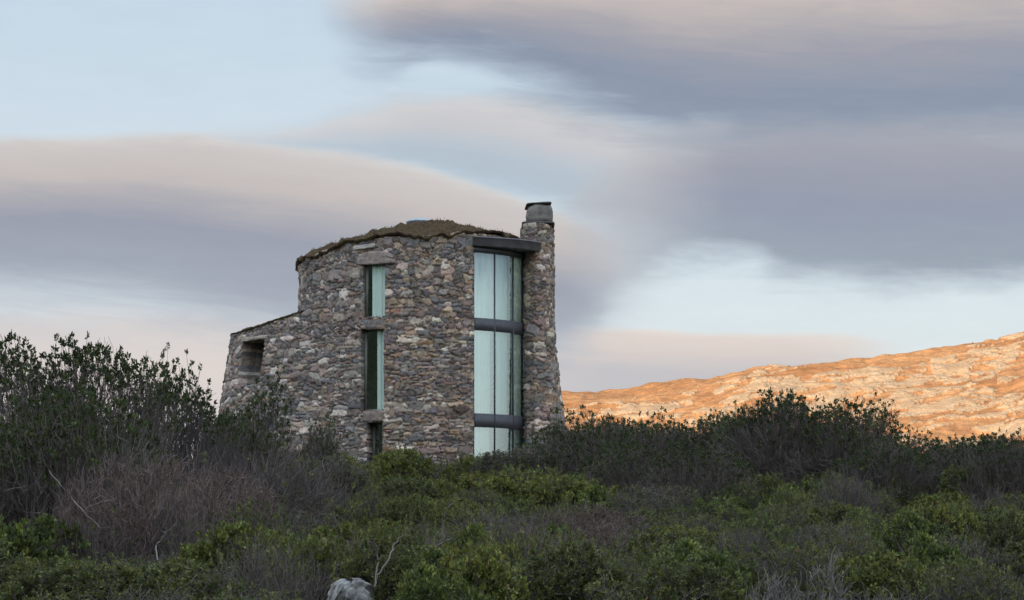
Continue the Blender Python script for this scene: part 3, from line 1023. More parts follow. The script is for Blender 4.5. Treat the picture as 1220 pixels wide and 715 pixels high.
# turf coping along the wing and a lean-to roof behind it
ss = np.linspace(wing_s(359), WL[-1], 160)
zt = wing_top(ss)
x, y, nx, ny = wing_plan(ss, zt)
pr = [(.02, -.03), (.05, .0), (.01, .04), (-.25, .05), (-.62, .03), (-.62, -.1)]
V = []
for k, (o_, h_) in enumerate(pr):
    j = (fbm(ss * 3.2, ss * 0 + k, 3, 61) - .5)
    V.append(np.stack([x + nx * (o_ + j * .07), y + ny * (o_ + j * .07), zt + h_ + j * .09], -1))
tower_part('turf_coping', np.concatenate(V), grid_faces(6, 160)[:, ::-1], m=M['turf'], smooth=True)
n_ = 60
V = []
for k in range(8):
    f = k / 7
    i = np.linspace(0, 159, n_).astype(int)
    tx_, ty_ = CX, CY
    X = x[i] - nx[i] * .4; Y = y[i] - ny[i] * .4
    V.append(np.stack([X + (tx_ - X) * f * .6, Y + (ty_ - Y) * f * .6, zt[i] - .05 - f * .5 + 0 * X], -1))
tower_part('wing_roof', np.concatenate(V), grid_faces(8, n_)[:, ::-1], m=M['turf'], smooth=True)

# --- chimney stack
CHP = np.array([at(626.0, 0, 78.3)[:2], at(639, 0, 78.0)[:2], at(649.5, 0, 78.15)[:2], at(656.5, 0, 78.7)[:2], at(660, 0, 79.4)[:2], at(660, 0, 81)[:2],
                at(622, 0, 81)[:2], at(621.5, 0, 79.4)[:2], at(622.5, 0, 78.75)[:2]])


def chim_curve():
    P = []
    n = len(CHP)
    for i in range(n):
        a, b = CHP[i], CHP[(i + 1) % n]
        for t in np.linspace(0, 1, 12, endpoint=False): P.append(a + (b - a) * t)
    P = np.array(P)
    for _ in range(5): P = (np.roll(P, 1, 0) + 2 * P + np.roll(P, -1, 0)) / 4
    P = np.roll(P, -66, 0)                                    # seam at the back
    return np.concatenate([P, P[:1]])


CC = chim_curve()
CLn = np.concatenate([[0], np.cumsum(np.linalg.norm(np.diff(CC, axis=0), axis=1))])
ct = np.gradient(CC, axis=0); ct /= np.linalg.norm(ct, axis=1, keepdims=True)
CN = np.stack([ct[:, 1], -ct[:, 0]], 1)
cen = CC.mean(0)
if ((CC - cen) * CN).sum() < 0: CN = -CN
CHZ = (HZ - 266.5) / F * 78.4


def chim_plan(s, z):
    x = np.interp(s, CLn, CC[:, 0]); y = np.interp(s, CLn, CC[:, 1])
    nx = np.interp(s, CLn, CN[:, 0]); ny = np.interp(s, CLn, CN[:, 1])
    fl = np.interp(z, [1.0, 3.6, 4.3, 5.6, 7.0, 8.0, 11], [.70, .58, .46, .25, .08, .02, 0])   # flare of the outer side towards the ground
    k = sstep(0.0, .6, x - cen[0])
    return x + fl * k - 0.02, y - .25 * fl * sstep(.2, .9, -ny), nx, ny


chim = stone_wall('chimney', tower, chim_plan, (0, CLn[-1]), 1.2, lambda s: np.full_like(np.asarray(s, float), CHZ), [], 41,
                  lambda z: 0.35, top_in=0.4)
cx_, cy_ = at(641, 0, 79.3)[:2]
V, Q, T = rough_block((cx_ - .0, cy_, CHZ + .05), (1.04, 1.8, .07), 0, 71, rough=.012)
link('capstone', mesh_np('capstone', rel(V), Q), M['slab'], chim)
c0 = CHZ + .09; c1 = (HZ - 243.5) / F * 78.6
V, Q, T = rough_block((at(642.5, 0, 79.1)[0], 79.2, (c0 + c1) / 2), (.80, 1.4, c1 - c0 + .02), .05, 72, rough=.035, taper=.07, arch=.05)
link('chimney_cap', mesh_np('chimney_cap', rel(V), Q), M['cap'], chim)
V, Q, T = rough_block((at(641, 0, 79.1)[0], 79.2, c1 + .035), (.80, 1.45, .05), .05, 73, rough=.012, tilt=.06)
link('cover_slab', mesh_np('cover_slab', rel(V), Q), M['slab'], chim)

# ------------------------------------------------------------------ shrubs


def tubes(lines, sides=3, tint=None, rng=None):
    """lines: list of (points (n,3), radii (n,)); one vertex ring per point"""
    Vs_ = []; Qs = []; Ts = []; cnt = 0
    byn = {}
    for P, r in lines: byn.setdefault(len(P), []).append((P, r))
    rng = rng or np.random.default_rng(1)
    for n, ls in byn.items():
        P = np.array([l[0] for l in ls]); r = np.array([l[1] for l in ls])      # (B,n,3)
        B = len(P)
        T = np.gradient(P, axis=1); T /= np.linalg.norm(T, axis=2, keepdims=True) + 1e-9
        ref = rng.normal(0, 1, (B, 1, 3))
        A = np.cross(T, ref); A /= np.linalg.norm(A, axis=2, keepdims=True) + 1e-9
        Bn = np.cross(T, A)
        ring = []
        for k in range(sides):
            w = 2 * PI * k / sides
            ring.append(P + (A * math.cos(w) + Bn * math.sin(w)) * r[..., None])
        Rr = np.stack(ring, 2)                                                     # (B,n,sides,3)
        idx = cnt + np.arange(B * n * sides).reshape(B, n, sides)
        a = idx[:, :-1, :]; b = np.roll(idx, -1, 2)[:, :-1, :]; c = np.roll(idx, -1, 2)[:, 1:, :]; d = idx[:, 1:, :]
        Qs.append(np.stack([a, b, c, d], -1).reshape(-1, 4))
        Vs_.append(Rr.reshape(-1, 3))
        Ts.append(np.repeat(rng.random(B), n * sides))
        cnt += B * n * sides
    return np.concatenate(Vs_), np.concatenate(Qs), np.concatenate(Ts)


def leaves(pos, dirs, rng, n_per, length, width, spread, tint_c, tint_j, droop=0.0, back=0.5):
    """whorls of pointed leaves round each shoot tip"""
    K = len(pos)
    p = np.repeat(pos, n_per, 0); d = np.repeat(dirs, n_per, 0)
    N = len(p)
    r = rng.normal(0, 1, (N, 3)); r /= np.linalg.norm(r, axis=1, keepdims=True)
    o = d + r * spread; o[:, 2] -= droop; o /= np.linalg.norm(o, axis=1, keepdims=True)
    p = p - d * (rng.random((N, 1)) * length * back * 2) + r * length * .15
    L = length * rng.uniform(.6, 1.25, (N, 1)); Wd = width * rng.uniform(.7, 1.2, (N, 1))
    s = np.cross(o, rng.normal(0, 1, (N, 3))); s /= np.linalg.norm(s, axis=1, keepdims=True) + 1e-9
    nn = np.cross(o, s)
    m = p + o * L * .5 + nn * L * .08
    V = np.stack([p, m + s * Wd * .5, p + o * L, m - s * Wd * .5], 1).reshape(-1, 3)
    Q = np.arange(N * 4).reshape(-1, 4)
    tc_ = np.repeat(np.repeat(np.clip(tint_c + rng.normal(0, tint_j, K), 0, 1), n_per), 4)
    tl = np.repeat(rng.normal(0, .10, N), 4)
    return V, Q, np.clip(tc_ + tl, 0, 1)


def grow(seed, H, Wd, stems, segs=(6, 5, 4, 4), kids=(7, 6, 4), ang=(.75, .7, .6), ratio=(.62, .6, .6), wig=.22, trop=.12,
         lean=.9, r0=.035, rmin=.006, base_spread=.25, flat=0.0, env_pow=2.0, side=(0, 0)):
    rng = np.random.default_rng(seed)
    out = []; tips = []
    levels = len(segs)
    lump = rng.normal(0, 1, (7, 3)); lump[:, 2] = abs(lump[:, 2]); lump /= np.linalg.norm(lump, axis=1, keepdims=True)
    amp = rng.uniform(-.45, .45, 7)
    stack = []
    for i in range(stems):
        a = 2 * PI * (i + rng.random()) / stems
        el_ = lean * (0.25 + .9 * rng.random())
        d = np.array([math.cos(a) * math.sin(el_) + side[0], math.sin(a) * math.sin(el_) + side[1], math.cos(el_)])
        p = np.array([math.cos(a), math.sin(a), 0]) * base_spread * rng.random() * Wd
        p[2] = -.12
        L = H * rng.uniform(.75, 1.15) / max(.55, math.cos(el_))
        stack.append((p, d / np.linalg.norm(d), L, r0 * rng.uniform(.7, 1.1), 0))
    while stack:
        p, d, L, r, lv = stack.pop()
        n = segs[lv]
        pts = [p]; dirs = [d]
        st = L / n
        for k in range(n):
            d = d + rng.normal(0, wig, 3); d[2] += trop * (1 if lv < 3 else .6); d[2] -= flat * max(0, p[2] / H - .5)
            d /= np.linalg.norm(d)
            q = p + d * st
            e = (abs(q[0]) ** env_pow + abs(q[1]) ** env_pow) / (Wd / 2) ** env_pow + (max(q[2], 0) / H) ** env_pow
            un = q / (np.linalg.norm(q) + 1e-6)
            e = e * (1 + float((amp * np.exp(-(1 - lump @ un) * 9)).sum()))
            if e > 1.0 * rng.uniform(.8, 1.25) or q[2] < -.15:
                break
            p = q; pts.append(p); dirs.append(d)
        m = len(pts)
        if m < 2: 
            if lv >= 2: tips.append((p, d, lv))
            continue
        rad = np.linspace(r, max(rmin, r * .45), m)
        out.append((np.array(pts), rad))
        if lv < levels - 1:
            for c in range(kids[lv]):
                t = rng.uniform(.25 if lv == 0 else .15, 1.0)
                k = min(m - 1, int(t * (m - 1) + .5))
                bd = dirs[k]
                ax = rng.normal(0, 1, 3); ax -= bd * ax.dot(bd); ax /= np.linalg.norm(ax) + 1e-9
                an = ang[lv] * rng.uniform(.6, 1.3)
                nd = bd * math.cos(an) + ax * math.sin(an)
                stack.append((pts[k], nd, L * ratio[lv] * rng.uniform(.6, 1.15), max(rmin, r * (.45 + .15 * rng.random())), lv + 1))
        else:
            tips.append((pts[-1], dirs[-1], lv))
        if lv >= 1: tips.append((pts[-1], dirs[-1], lv))
    return out, np.array([t[0] for t in tips]), np.array([t[1] for t in tips]), rng


def grow_dome(seed, H, Wd, ntips, k1=9, k2=70, rvar=(.84, 1.06), r0=.045, rmin=.0045, twigs=2.0, low=.0, lumps=16, lump_a=.28, wig=.10, tl=.35, flat=2.4):
    """wind-pruned shrub: every shoot ends on an uneven dome, limbs gather towards the base, bare twigs fill the inside"""
    rng = np.random.default_rng(seed)
    ld = rng.normal(0, 1, (lumps, 3)); ld[:, 2] = abs(ld[:, 2]); ld /= np.linalg.norm(ld, axis=1, keepdims=True)
    la = rng.uniform(-lump_a, lump_a, lumps)
    a = rng.uniform(0, 2 * PI, ntips)
    sz = rng.uniform(low, 1.0, ntips)
    cz = np.sqrt(1 - sz ** 2)
    u = np.stack([cz * np.cos(a), cz * np.sin(a), sz], 1)
    k = 1 + (la[None] * np.exp(-(1 - u @ ld.T) * 22)).sum(1) + rng.normal(0, .03, ntips)
    k = k * rng.uniform(rvar[0], rvar[1], ntips)
    tip = np.stack([u[:, 0] * Wd / 2 * k, u[:, 1] * Wd / 2 * k, np.abs(u[:, 2]) ** (2 / flat) * H * k], 1)
    c1 = tip[rng.choice(ntips, k1, replace=False)]
    c2 = tip[rng.choice(ntips, k2, replace=False)]
    n2 = np.argmin(((tip[:, None] - c2[None]) ** 2).sum(2), 1)
    n1 = np.argmin(((c2[:, None] - c1[None]) ** 2).sum(2), 1)
    out = []

    def limb(p, q, n, ra, rb, up=.0):
        t = np.linspace(0, 1, n)[:, None]
        L = np.linalg.norm(q - p)
        P = p + (q - p) * t
        P = P + np.array([0, 0, up * L]) * (t * (1 - t)) * 2
        w = np.cumsum(rng.normal(0, wig * L / math.sqrt(n), (n, 3)), axis=0)
        P = P + (w - w[-1] * t) * np.sqrt(np.clip(t * 3, 0, 1))
        out.append((P, np.linspace(ra, rb, n)))
        return P

    dirs = np.zeros((ntips, 3))
    for i in range(k1):
        m2 = np.where(n1 == i)[0]
        if not len(m2): continue
        cen = c2[m2].mean(0)
        b = np.array([cen[0] * .16 + rng.normal(0, .06), cen[1] * .16 + rng.normal(0, .06), -.12])
        A = cen * np.array([.55, .55, .52])
        P = limb(b, A, 7, r0 * rng.uniform(.7, 1.1), r0 * .55, -.12)
        for j in m2:
            mt = np.where(n2 == j)[0]
            if not len(mt): continue
            st = P[rng.integers(3, 7)]
            B = tip[mt].mean(0) * .72 + st * .28 - np.array([0, 0, .05 * H])
            P2 = limb(st, B, 6, r0 * .42, r0 * .24, -.1)
            for q in mt:
                s2 = P2[rng.integers(2, 6)]
                P3 = limb(s2, tip[q], 5, r0 * .2, rmin, -.08)
                d = P3[-1] - P3[-2]; d = d / (np.linalg.norm(d) + 1e-9) + u[q] * .5 + np.array([0, 0, .4])
                dirs[q] = d / np.linalg.norm(d)
    base = list(out)
    nb = int(len(base) * twigs)
    for i in rng.integers(0, len(base), nb):
        P, r = base[i]
        j = rng.integers(1, len(P))
        d = (P[j] - P[j - 1]); d = d / (np.linalg.norm(d) + 1e-9) + rng.normal(0, .75, 3); d[2] += .25; d /= np.linalg.norm(d)
        L = tl * rng.uniform(.5, 1.4)
        q = P[j] + d * L
        e = (q[0] ** 2 + q[1] ** 2) / (Wd / 2) ** 2 + (max(q[2], 0) / H) ** 2
        if e > 1.15: continue
        limb(P[j], q, 4, min(r[j], rmin * 1.6), rmin * .8, -.1)
    return out, tip, dirs, rng


PROTO = {}


def proto(key, name, cat, bark, leafm, H, Wd, leaf=None, keep=1.0, top_only=0.0, top_z=0.0, **kw):
    """make the meshes of one shrub; the shrub itself is placed later"""
    ln, tp, td, rng = (grow_dome if 'ntips' in kw else grow)(H=H, Wd=Wd, **kw)
    V, Q, T = tubes(ln, 3, rng=rng)
    bm = mesh_np('branches', V, Q, attrs={'tint': T})
    bm.materials.append(M[bark])
    fm = None
    if leaf:
        e = (np.hypot(tp[:, 0], tp[:, 1]) / (Wd / 2)) ** 2 + (np.maximum(tp[:, 2], 0) / H) ** 2
        ok = (rng.random(len(tp)) < keep) & (e > top_only * rng.uniform(.8, 1.15, len(tp))) & (tp[:, 2] > H * top_z * rng.uniform(.75, 1.12, len(tp)))
        tp, td = tp[ok], td[ok]
        tint = .42 + .35 * (fbm(tp[:, 0] * 2.2, tp[:, 1] * 2.2 + tp[:, 2] * 1.7, 3, kw['seed']) - .5) * 2
        V, Q, T = leaves(tp, td, rng, tint_c=tint, tint_j=.2, **leaf)
        fm = mesh_np('foliage', V, Q, attrs={'tint': T})
        fm.materials.append(M[leafm])
    PROTO.setdefault(key, []).append(dict(b=bm, f=fm, H=float(np.percentile(ln and np.concatenate([l[0] for l in ln])[:, 2], 99.97)) + (.08 if leaf else 0), W=Wd, name=name, cat=cat))


NSH = [0]
def tuft(n, L, sp): return dict(n_per=n, length=L, width=L * .56, spread=sp)


# tall wind-pruned evergreens: bare crooked limbs inside, small tufts of leaves on the outside
for s_ in range(4):
    proto('ever', 'evergreen_shrub', 'shrub', 'bark_grey', 'leaf_ever', 3.7, 4.4, leaf=tuft(15, .08, 1.3), keep=.9, top_z=.80,
          seed=100 + s_, ntips=1700, k1=12, k2=85, twigs=1.3, low=.0, tl=.4, lump_a=.32, rvar=(.9, 1.03), wig=.16)
# open, see-through evergreens
for s_ in range(2):
    proto('open', 'evergreen_shrub', 'shrub', 'bark_dark', 'leaf_ever', 3.4, 3.6, leaf=tuft(15, .08, 1.3), keep=.9, top_z=.80,
          seed=120 + s_, ntips=620, k1=7, k2=50, twigs=.3, low=.3, tl=.3, lump_a=.3, rvar=(.9, 1.03), wig=.14)
# dense twiggy mound with leaf tufts
for s_ in range(3):
    proto('mound', 'evergreen_shrub', 'shrub', 'bark_grey', 'leaf_ever', 2.5, 3.6, leaf=tuft(13, .072, 1.3), keep=.75, top_z=.72,
          seed=140 + s_, ntips=1700, k1=16, k2=95, twigs=1.8, low=.0, tl=.35, r0=.03, lump_a=.25)
# upright sprigs with leafy tips
for s_ in range(4):
    proto('sprig', 'sprig_shrub', 'shrub', 'bark_grey', 'leaf_ever', 2.0, 2.8, leaf=tuft(14, .072, 1.3), keep=.75, top_z=.55,
          seed=160 + s_, ntips=620, k1=14, k2=90, twigs=2.6, low=.1, tl=.35, r0=.022, rvar=(.62, 1.06), lump_a=.3, wig=.14)
# bare grey twig shrubs with crooked limbs
for s_ in range(2):
    proto('twig', 'bare_shrub', 'shrub', ('twig_mauve', 'bark_grey')[s_ % 2], 'leaf_mixed', 1.7, 2.3, leaf=tuft(7, .055, 1.2), keep=.10, top_z=.3,
          seed=170 + s_, ntips=650, k1=14, k2=90, twigs=2.2, low=.05, tl=.3, r0=.022, rmin=.0038, rvar=(.6, 1.08), lump_a=.3, wig=.14)
# bare grey-mauve twig shrubs
for s_ in range(2):
    proto('twig', 'bare_shrub', 'shrub', ('twig_mauve', 'bark_grey')[s_ % 2], 'leaf_mixed', 1.7, 2.3, leaf=tuft(7, .055, 1.2), keep=.10, top_z=.3,
          seed=180 + s_, stems=15, kids=(9, 7, 5), segs=(6, 5, 4, 3), lean=1.15, r0=.016, rmin=.0045, wig=.32, trop=.12, ang=(.6, .6, .6), ratio=(.5, .5, .5), env_pow=3.0)
# pale leggy twigs
for s_ in range(2):
    proto('pale', 'bare_shrub', 'shrub', 'twig_pale', None, 1.3, 1.9,
          seed=200 + s_, stems=12, kids=(6, 5, 3), segs=(6, 5, 4, 3), lean=.95, r0=.016, rmin=.0055, wig=.22, trop=.1, ang=(.6, .6, .6), ratio=(.5, .5, .5))
# russet heathery twigs
for s_ in range(3):
    proto('red', 'russet_shrub', 'shrub', 'twig_red', None, 1.5, 2.2,
          seed=220 + s_, stems=20, kids=(9, 7, 4), segs=(6, 5, 4, 3), lean=.95, r0=.013, rmin=.0042, wig=.3, trop=.16, ang=(.7, .7, .7), ratio=(.45, .45, .5),
          base_spread=.42, env_pow=3.0)
# low leafy mounds
proto('green', 'leafy_shrub', 'shrub', 'bark_dark', 'leaf_green', 1.15, 2.4, leaf=tuft(9, .062, 1.3), keep=.95, top_z=.2,
      seed=250, ntips=800, k1=14, k2=90, twigs=1.0, low=.05, tl=.25, r0=.018, rmin=.0042, rvar=(.78, 1.06), lump_a=.3)
for s_ in range(2):
    proto('green', 'leafy_shrub', 'shrub', 'bark_dark', 'leaf_green', 1.15, 2.3, leaf=dict(n_per=7, length=.062, width=.036, spread=1.0), keep=.9, top_only=.42,
          seed=240 + s_, stems=16, kids=(8, 6, 4), segs=(5, 4, 3, 3), lean=1.2, r0=.014, rmin=.005, wig=.22, trop=.12, ratio=(.55, .55, .5), base_spread=.4, env_pow=2.6)
proto('lime', 'leafy_shrub', 'shrub', 'bark_dark', 'leaf_lime', 1.15, 2.4, leaf=tuft(9, .062, 1.3), keep=.95, top_z=.2,
      seed=270, ntips=800, k1=14, k2=90, twigs=1.0, low=.05, tl=.25, r0=.018, rmin=.0042, rvar=(.78, 1.06), lump_a=.3)
for s_ in range(2):
    proto('lime', 'leafy_shrub', 'shrub', 'bark_grey', 'leaf_lime', 1.2, 2.3, leaf=dict(n_per=6, length=.065, width=.038, spread=1.0), keep=.85, top_only=.5,
          seed=260 + s_, stems=14, kids=(8, 6, 4), segs=(5, 4, 3, 3), lean=1.1, r0=.014, rmin=.005, wig=.22, trop=.12, ratio=(.55, .55, .5), base_spread=.4, env_pow=2.6)
# mixed leaves and twigs
for s_ in range(2):
    proto('mix', 'leafy_shrub', 'shrub', ('twig_mauve', 'bark_grey')[s_ % 2], 'leaf_mixed', 1.35, 2.4, leaf=tuft(9, .06, 1.3), keep=.9, top_z=.2,
          seed=290 + s_, ntips=900, k1=14, k2=90, twigs=2.0, low=.1, tl=.28, r0=.02, rmin=.0042, rvar=(.7, 1.08), lump_a=.3)
for s_ in range(2):
    proto('mix', 'leafy_shrub', 'shrub', ('twig_mauve', 'bark_grey')[s_ % 2], 'leaf_mixed', 1.35, 2.3, leaf=dict(n_per=6, length=.06, width=.033, spread=1.0), keep=.7, top_only=.35,
          seed=280 + s_, stems=18, kids=(8, 6, 4), segs=(5, 5, 4, 3), lean=1.0, r0=.014, rmin=.0055, wig=.2, trop=.14, ratio=(.52, .52, .5), base_spread=.35, env_pow=2.6)

SR = random.Random(5)


def shrub(key, px, Y, top, label, group=None, wscale=None, var=None, lean=None):
    """place one shrub so that its top stands at image row `top` seen from the camera"""
    P = PROTO[key][SR.randrange(len(PROTO[key])) if var is None else var]
    x = (px - 610) / F * Y
    g = gz(x, Y)
    h = (HZ - top) / F * Y - g
    sz = max(.35, h / P['H'])
    sw = wscale if wscale is not None else min(1.4, max(.75, sz))
    e = empty(P['name'], (x, Y, g))
    e.rotation_euler = (SR.uniform(-.05, .05), SR.uniform(-.05, .05) + (lean or 0), SR.uniform(0, 6.28))
    if lean: e.rotation_euler = (0, lean, SR.uniform(-.3, .3))
    e.scale = (sw * SR.uniform(.93, 1.07), sw * SR.uniform(.93, 1.07), sz)
    link('branches', P['b'], None, e)
    if P['f']: link('foliage', P['f'], None, e)
    tag(e, label, P['cat'], group)
    return e


# the ones that stand out
shrub('ever', 2, 44, 390, 'tall dark evergreen shrub cut by the left edge of the view, tufted top', wscale=.78, var=0)
shrub('ever', 100, 45, 398, 'tallest broad evergreen shrub left of the tower, spiky tufts against the sky', wscale=.72, var=1)
shrub('open', 170, 48, 410, 'dark open-branched evergreen shrub standing just behind the tallest one on the left', wscale=.62, var=1)
shrub('ever', 50, 47, 418, 'dark evergreen shrub filling the gap between the edge shrub and the tallest one', wscale=.85, var=3)
shrub('mound', 110, 42, 458, 'grey twiggy evergreen mound under the tallest shrub', wscale=.95, var=2)
shrub('mound', 285, 52, 484, 'low twiggy evergreen mound below the dark window of the tower wing', wscale=.7, var=1)
shrub('open', 210, 47, 424, 'open evergreen shrub with sky showing between bare stems, left of the tower', wscale=.72, var=0)
shrub('open', 246, 50, 452, 'small sloping evergreen shrub touching the tower wing\'s left edge', wscale=.62, var=1)
shrub('open', 305, 58, 440, 'leggy dark evergreen shrub in front of the tower wing\'s dark window', wscale=.72, var=1)
shrub('sprig', 378, 62, 494, 'little dark sprig shrub at the foot of the stone wall between wing and slot windows', wscale=.55, var=0)
shrub('mound', 55, 41, 452, 'grey twiggy evergreen mound under the tall shrubs at far left', wscale=1.0, var=0)
shrub('twig', 150, 40, 498, 'grey bare thicket shrub under the tall evergreens on the left', 'bare shrubs', wscale=1.25, var=1)
shrub('twig', 240, 44, 522, 'grey nearly bare shrub below the see-through evergreen', wscale=1.1, var=1)
shrub('red', 155, 34, 538, 'russet heathery shrub, the reddest patch on the left', wscale=1.0, var=0)
shrub('red', 215, 35, 543, 'russet fine-twigged shrub right of the reddest patch', wscale=1.0, var=1)
shrub('red', 265, 37, 553, 'russet brown shrub between the reddest patch and the grey nearly bare shrubs', wscale=.9, var=2)
shrub('twig', 112, 33, 592, 'nearly bare grey shrub overlapping the left foot of the russet shrubs', wscale=.6, var=0)
shrub('twig', 232, 33.5, 588, 'nearly bare grey shrub overlapping the front of the russet shrubs', wscale=.6, var=1)
shrub('mix', 290, 35, 590, 'half-bare leafy shrub at the right foot of the russet shrubs', wscale=.7, var=0)
shrub('twig', 190, 34.2, 556, 'nearly bare grey shrub poking up through the russet shrubs', wscale=.55, var=0)
shrub('twig', 330, 46, 510, 'broad grey nearly bare shrub below the tower wing', wscale=1.35, var=0)
shrub('twig', 385, 55, 538, 'grey nearly bare shrub below the dark basement slot of the tower', wscale=1.1, var=2)
shrub('sprig', 492, 70, 532, 'thin sprig shrub with dark leaf tips against the tower foot', wscale=.55, var=1)
shrub('twig', 565, 66, 533, 'mauve nearly bare shrub at the foot of the glass bay', wscale=1.1, var=0)
shrub('twig', 620, 64, 530, 'mauve nearly bare shrub between glass bay and chimney foot', wscale=1.1, var=2)
shrub('sprig', 665, 64, 512, 'dark sprig shrub rising beside the chimney foot', wscale=.8, var=2)
shrub('sprig', 705, 66, 484, 'tall sprig shrub with separate leaf tufts against the orange hill, right of the chimney', wscale=1.0, var=0)
shrub('sprig', 735, 64, 490, 'second sprig shrub from the chimney, tufts against the hill', wscale=.9, var=1)
shrub('sprig', 782, 63, 488, 'thin sprig shrub with a lone high tuft, midway between chimney and the big dark mound', wscale=.8, var=2)
shrub('sprig', 830, 64, 496, 'sprig shrub at the left shoulder of the big dark mound', wscale=.95, var=0)
shrub('mound', 925, 60, 464, 'big dark evergreen mound, the tallest shrub against the orange hill', wscale=1.0, var=1)
shrub('mound', 1000, 59, 474, 'right flank of the dark mound, thick evergreen shrub with leafy crown', wscale=.95, var=2)
shrub('sprig', 890, 62, 478, 'wispy sprig shrub with tufts above the left side of the dark mound', wscale=.8, var=1)
shrub('mound', 1055, 57, 508, 'lower evergreen shrub stepping down right of the dark mound', wscale=.75, var=0)
shrub('sprig', 1095, 60, 508, 'sprig shrub with small tufts below the brightest rock of the hill', wscale=.85, var=2)
shrub('sprig', 1140, 58, 520, 'low sprig shrub in the dip before the right edge', wscale=.8, var=0)
shrub('mound', 1195, 56, 514, 'dark evergreen shrub at the right edge against the hill foot', wscale=.8, var=1)
shrub('mound', 830, 55, 528, 'grey twiggy evergreen below the sprigs at the dark mound\'s left', wscale=.8, var=1)
shrub('mound', 760, 58, 524, 'grey twiggy evergreen under the sprigs right of the chimney', wscale=.8, var=2)
shrub('twig', 1005, 50, 548, 'grey nearly bare shrub in front of the dark mound', wscale=.8, var=0)
shrub('twig', 1180, 44, 570, 'grey nearly bare shrub near the right edge below the dark evergreens', wscale=.7, var=1)
for px_, y_, t_ in ((960, 62, 478), (868, 64, 488), (1030, 62, 488), (1120, 61, 514), (1165, 61, 518), (1215, 60, 512), (680, 67, 505), (755, 67, 500), (805, 66, 500)):
    shrub('mound', px_, y_, t_, 'dark twiggy evergreen shrub in the row along the skyline right of the chimney', 'skyline evergreens', wscale=.72)
shrub('green', 340, 33, 622, 'dark green leafy shrub left of the dead antler-like branch', wscale=.8, var=0)
shrub('red', 408, 32, 640, 'small russet shrub just above the pale boulder', wscale=.62, var=1)
shrub('green', 545, 30, 644, 'bright green leafy mound right of the pale boulder', wscale=1.0, var=1)
shrub('green', 612, 31, 655, 'green leafy mound right of the bright one at the bottom', wscale=.8, var=2)
shrub('green', 15, 33, 610, 'dark green leafy shrub at the left edge below the grey mound', wscale=.9, var=2)
shrub('lime', 620, 60, 548, 'yellow-green leafy shrub below the chimney foot', wscale=1.0, var=0)
shrub('lime', 560, 57, 558, 'yellow-green leafy shrub below the glass bay', wscale=1.0, var=1)
shrub('lime', 690, 56, 562, 'yellow-green leafy shrub below the first sprig shrubs', wscale=1.0, var=2)
shrub('twig', 590, 42, 596, 'grey-mauve nearly bare shrub behind the white dead branch', wscale=1.1, var=0)

# the rest of the thicket: kind by where it grows
PATCH = [(550, 690, 'green'), (610, 675, 'green'), (490, 700, 'green'), (640, 555, 'lime'), (560, 570, 'lime'), (690, 575, 'lime'), (490, 590, 'lime'),
         (450, 605, 'mix'), (640, 540, 'twig'), (330, 560, 'twig'), (380, 565, 'twig'), (300, 610, 'twig'), (190, 590, 'red'), (250, 580, 'red'), (400, 665, 'red'),
         (130, 610, 'twig'), (340, 650, 'green'), (20, 630, 'mix'), (40, 690, 'green'), (240, 650, 'twig'), (580, 610, 'mix'), (640, 615, 'twig'), (670, 600, 'green'), (690, 630, 'mix'),
         (720, 660, 'mix'), (700, 640, 'red'), (760, 570, 'lime'), (800, 595, 'mix'), (730, 600, 'lime'), (870, 610, 'green'), (930, 640, 'mix'), (1000, 605, 'lime'), (1100, 600, 'lime'),
         (760, 640, 'mix'), (820, 660, 'mix'), (700, 690, 'mix'), (830, 545, 'mix'), (930, 565, 'mix'), (1000, 580, 'green'), (1080, 580, 'mix'), (760, 555, 'mix'), (890, 580, 'lime'), (780, 545, 'mix'), (1000, 570, 'mix'), (1050, 570, 'mix'), (950, 700, 'pale'),
         (1030, 690, 'twig'), (740, 712, 'pale'), (860, 710, 'mix'), (1180, 700, 'twig'), (1150, 625, 'twig'), (1205, 650, 'twig'), (1190, 590, 'mix'), (1130, 580, 'green'),
         (1080, 650, 'green'), (960, 650, 'green'), (1030, 640, 'green'), (170, 645, 'twig'), (100, 645, 'twig'), (100, 700, 'mix'), (200, 705, 'twig'), (290, 705, 'mix'),
         (60, 560, 'mound'), (20, 520, 'mix'), (420, 560, 'mix'), (430, 630, 'mix'), (900, 560, 'mix'), (700, 545, 'mix'), (1110, 700, 'mix'), (450, 690, 'mix')]
PA = np.array([(a, b) for a, b, _ in PATCH], float)
KW = dict(green='low green leafy shrub', lime='yellow-green leafy shrub', mix='half-bare leafy shrub', twig='nearly bare grey shrub', red='russet twiggy shrub',
          pale='pale leggy bare shrub', mound='grey-green twiggy mound')


def region(px, py):
    side = ['at the left edge', 'below the tall left evergreens', 'below the tower wing', 'below the tower drum', 'below the glass bay and chimney',
            'below the sprig shrubs', 'below the big dark mound', 'near the right edge'][int(np.searchsorted([70, 260, 400, 530, 680, 850, 1080], px))]
    row = 'in the back row' if py < 590 else ('in the middle of the thicket' if py < 655 else 'along the bottom of the view')
    return side + ', ' + row


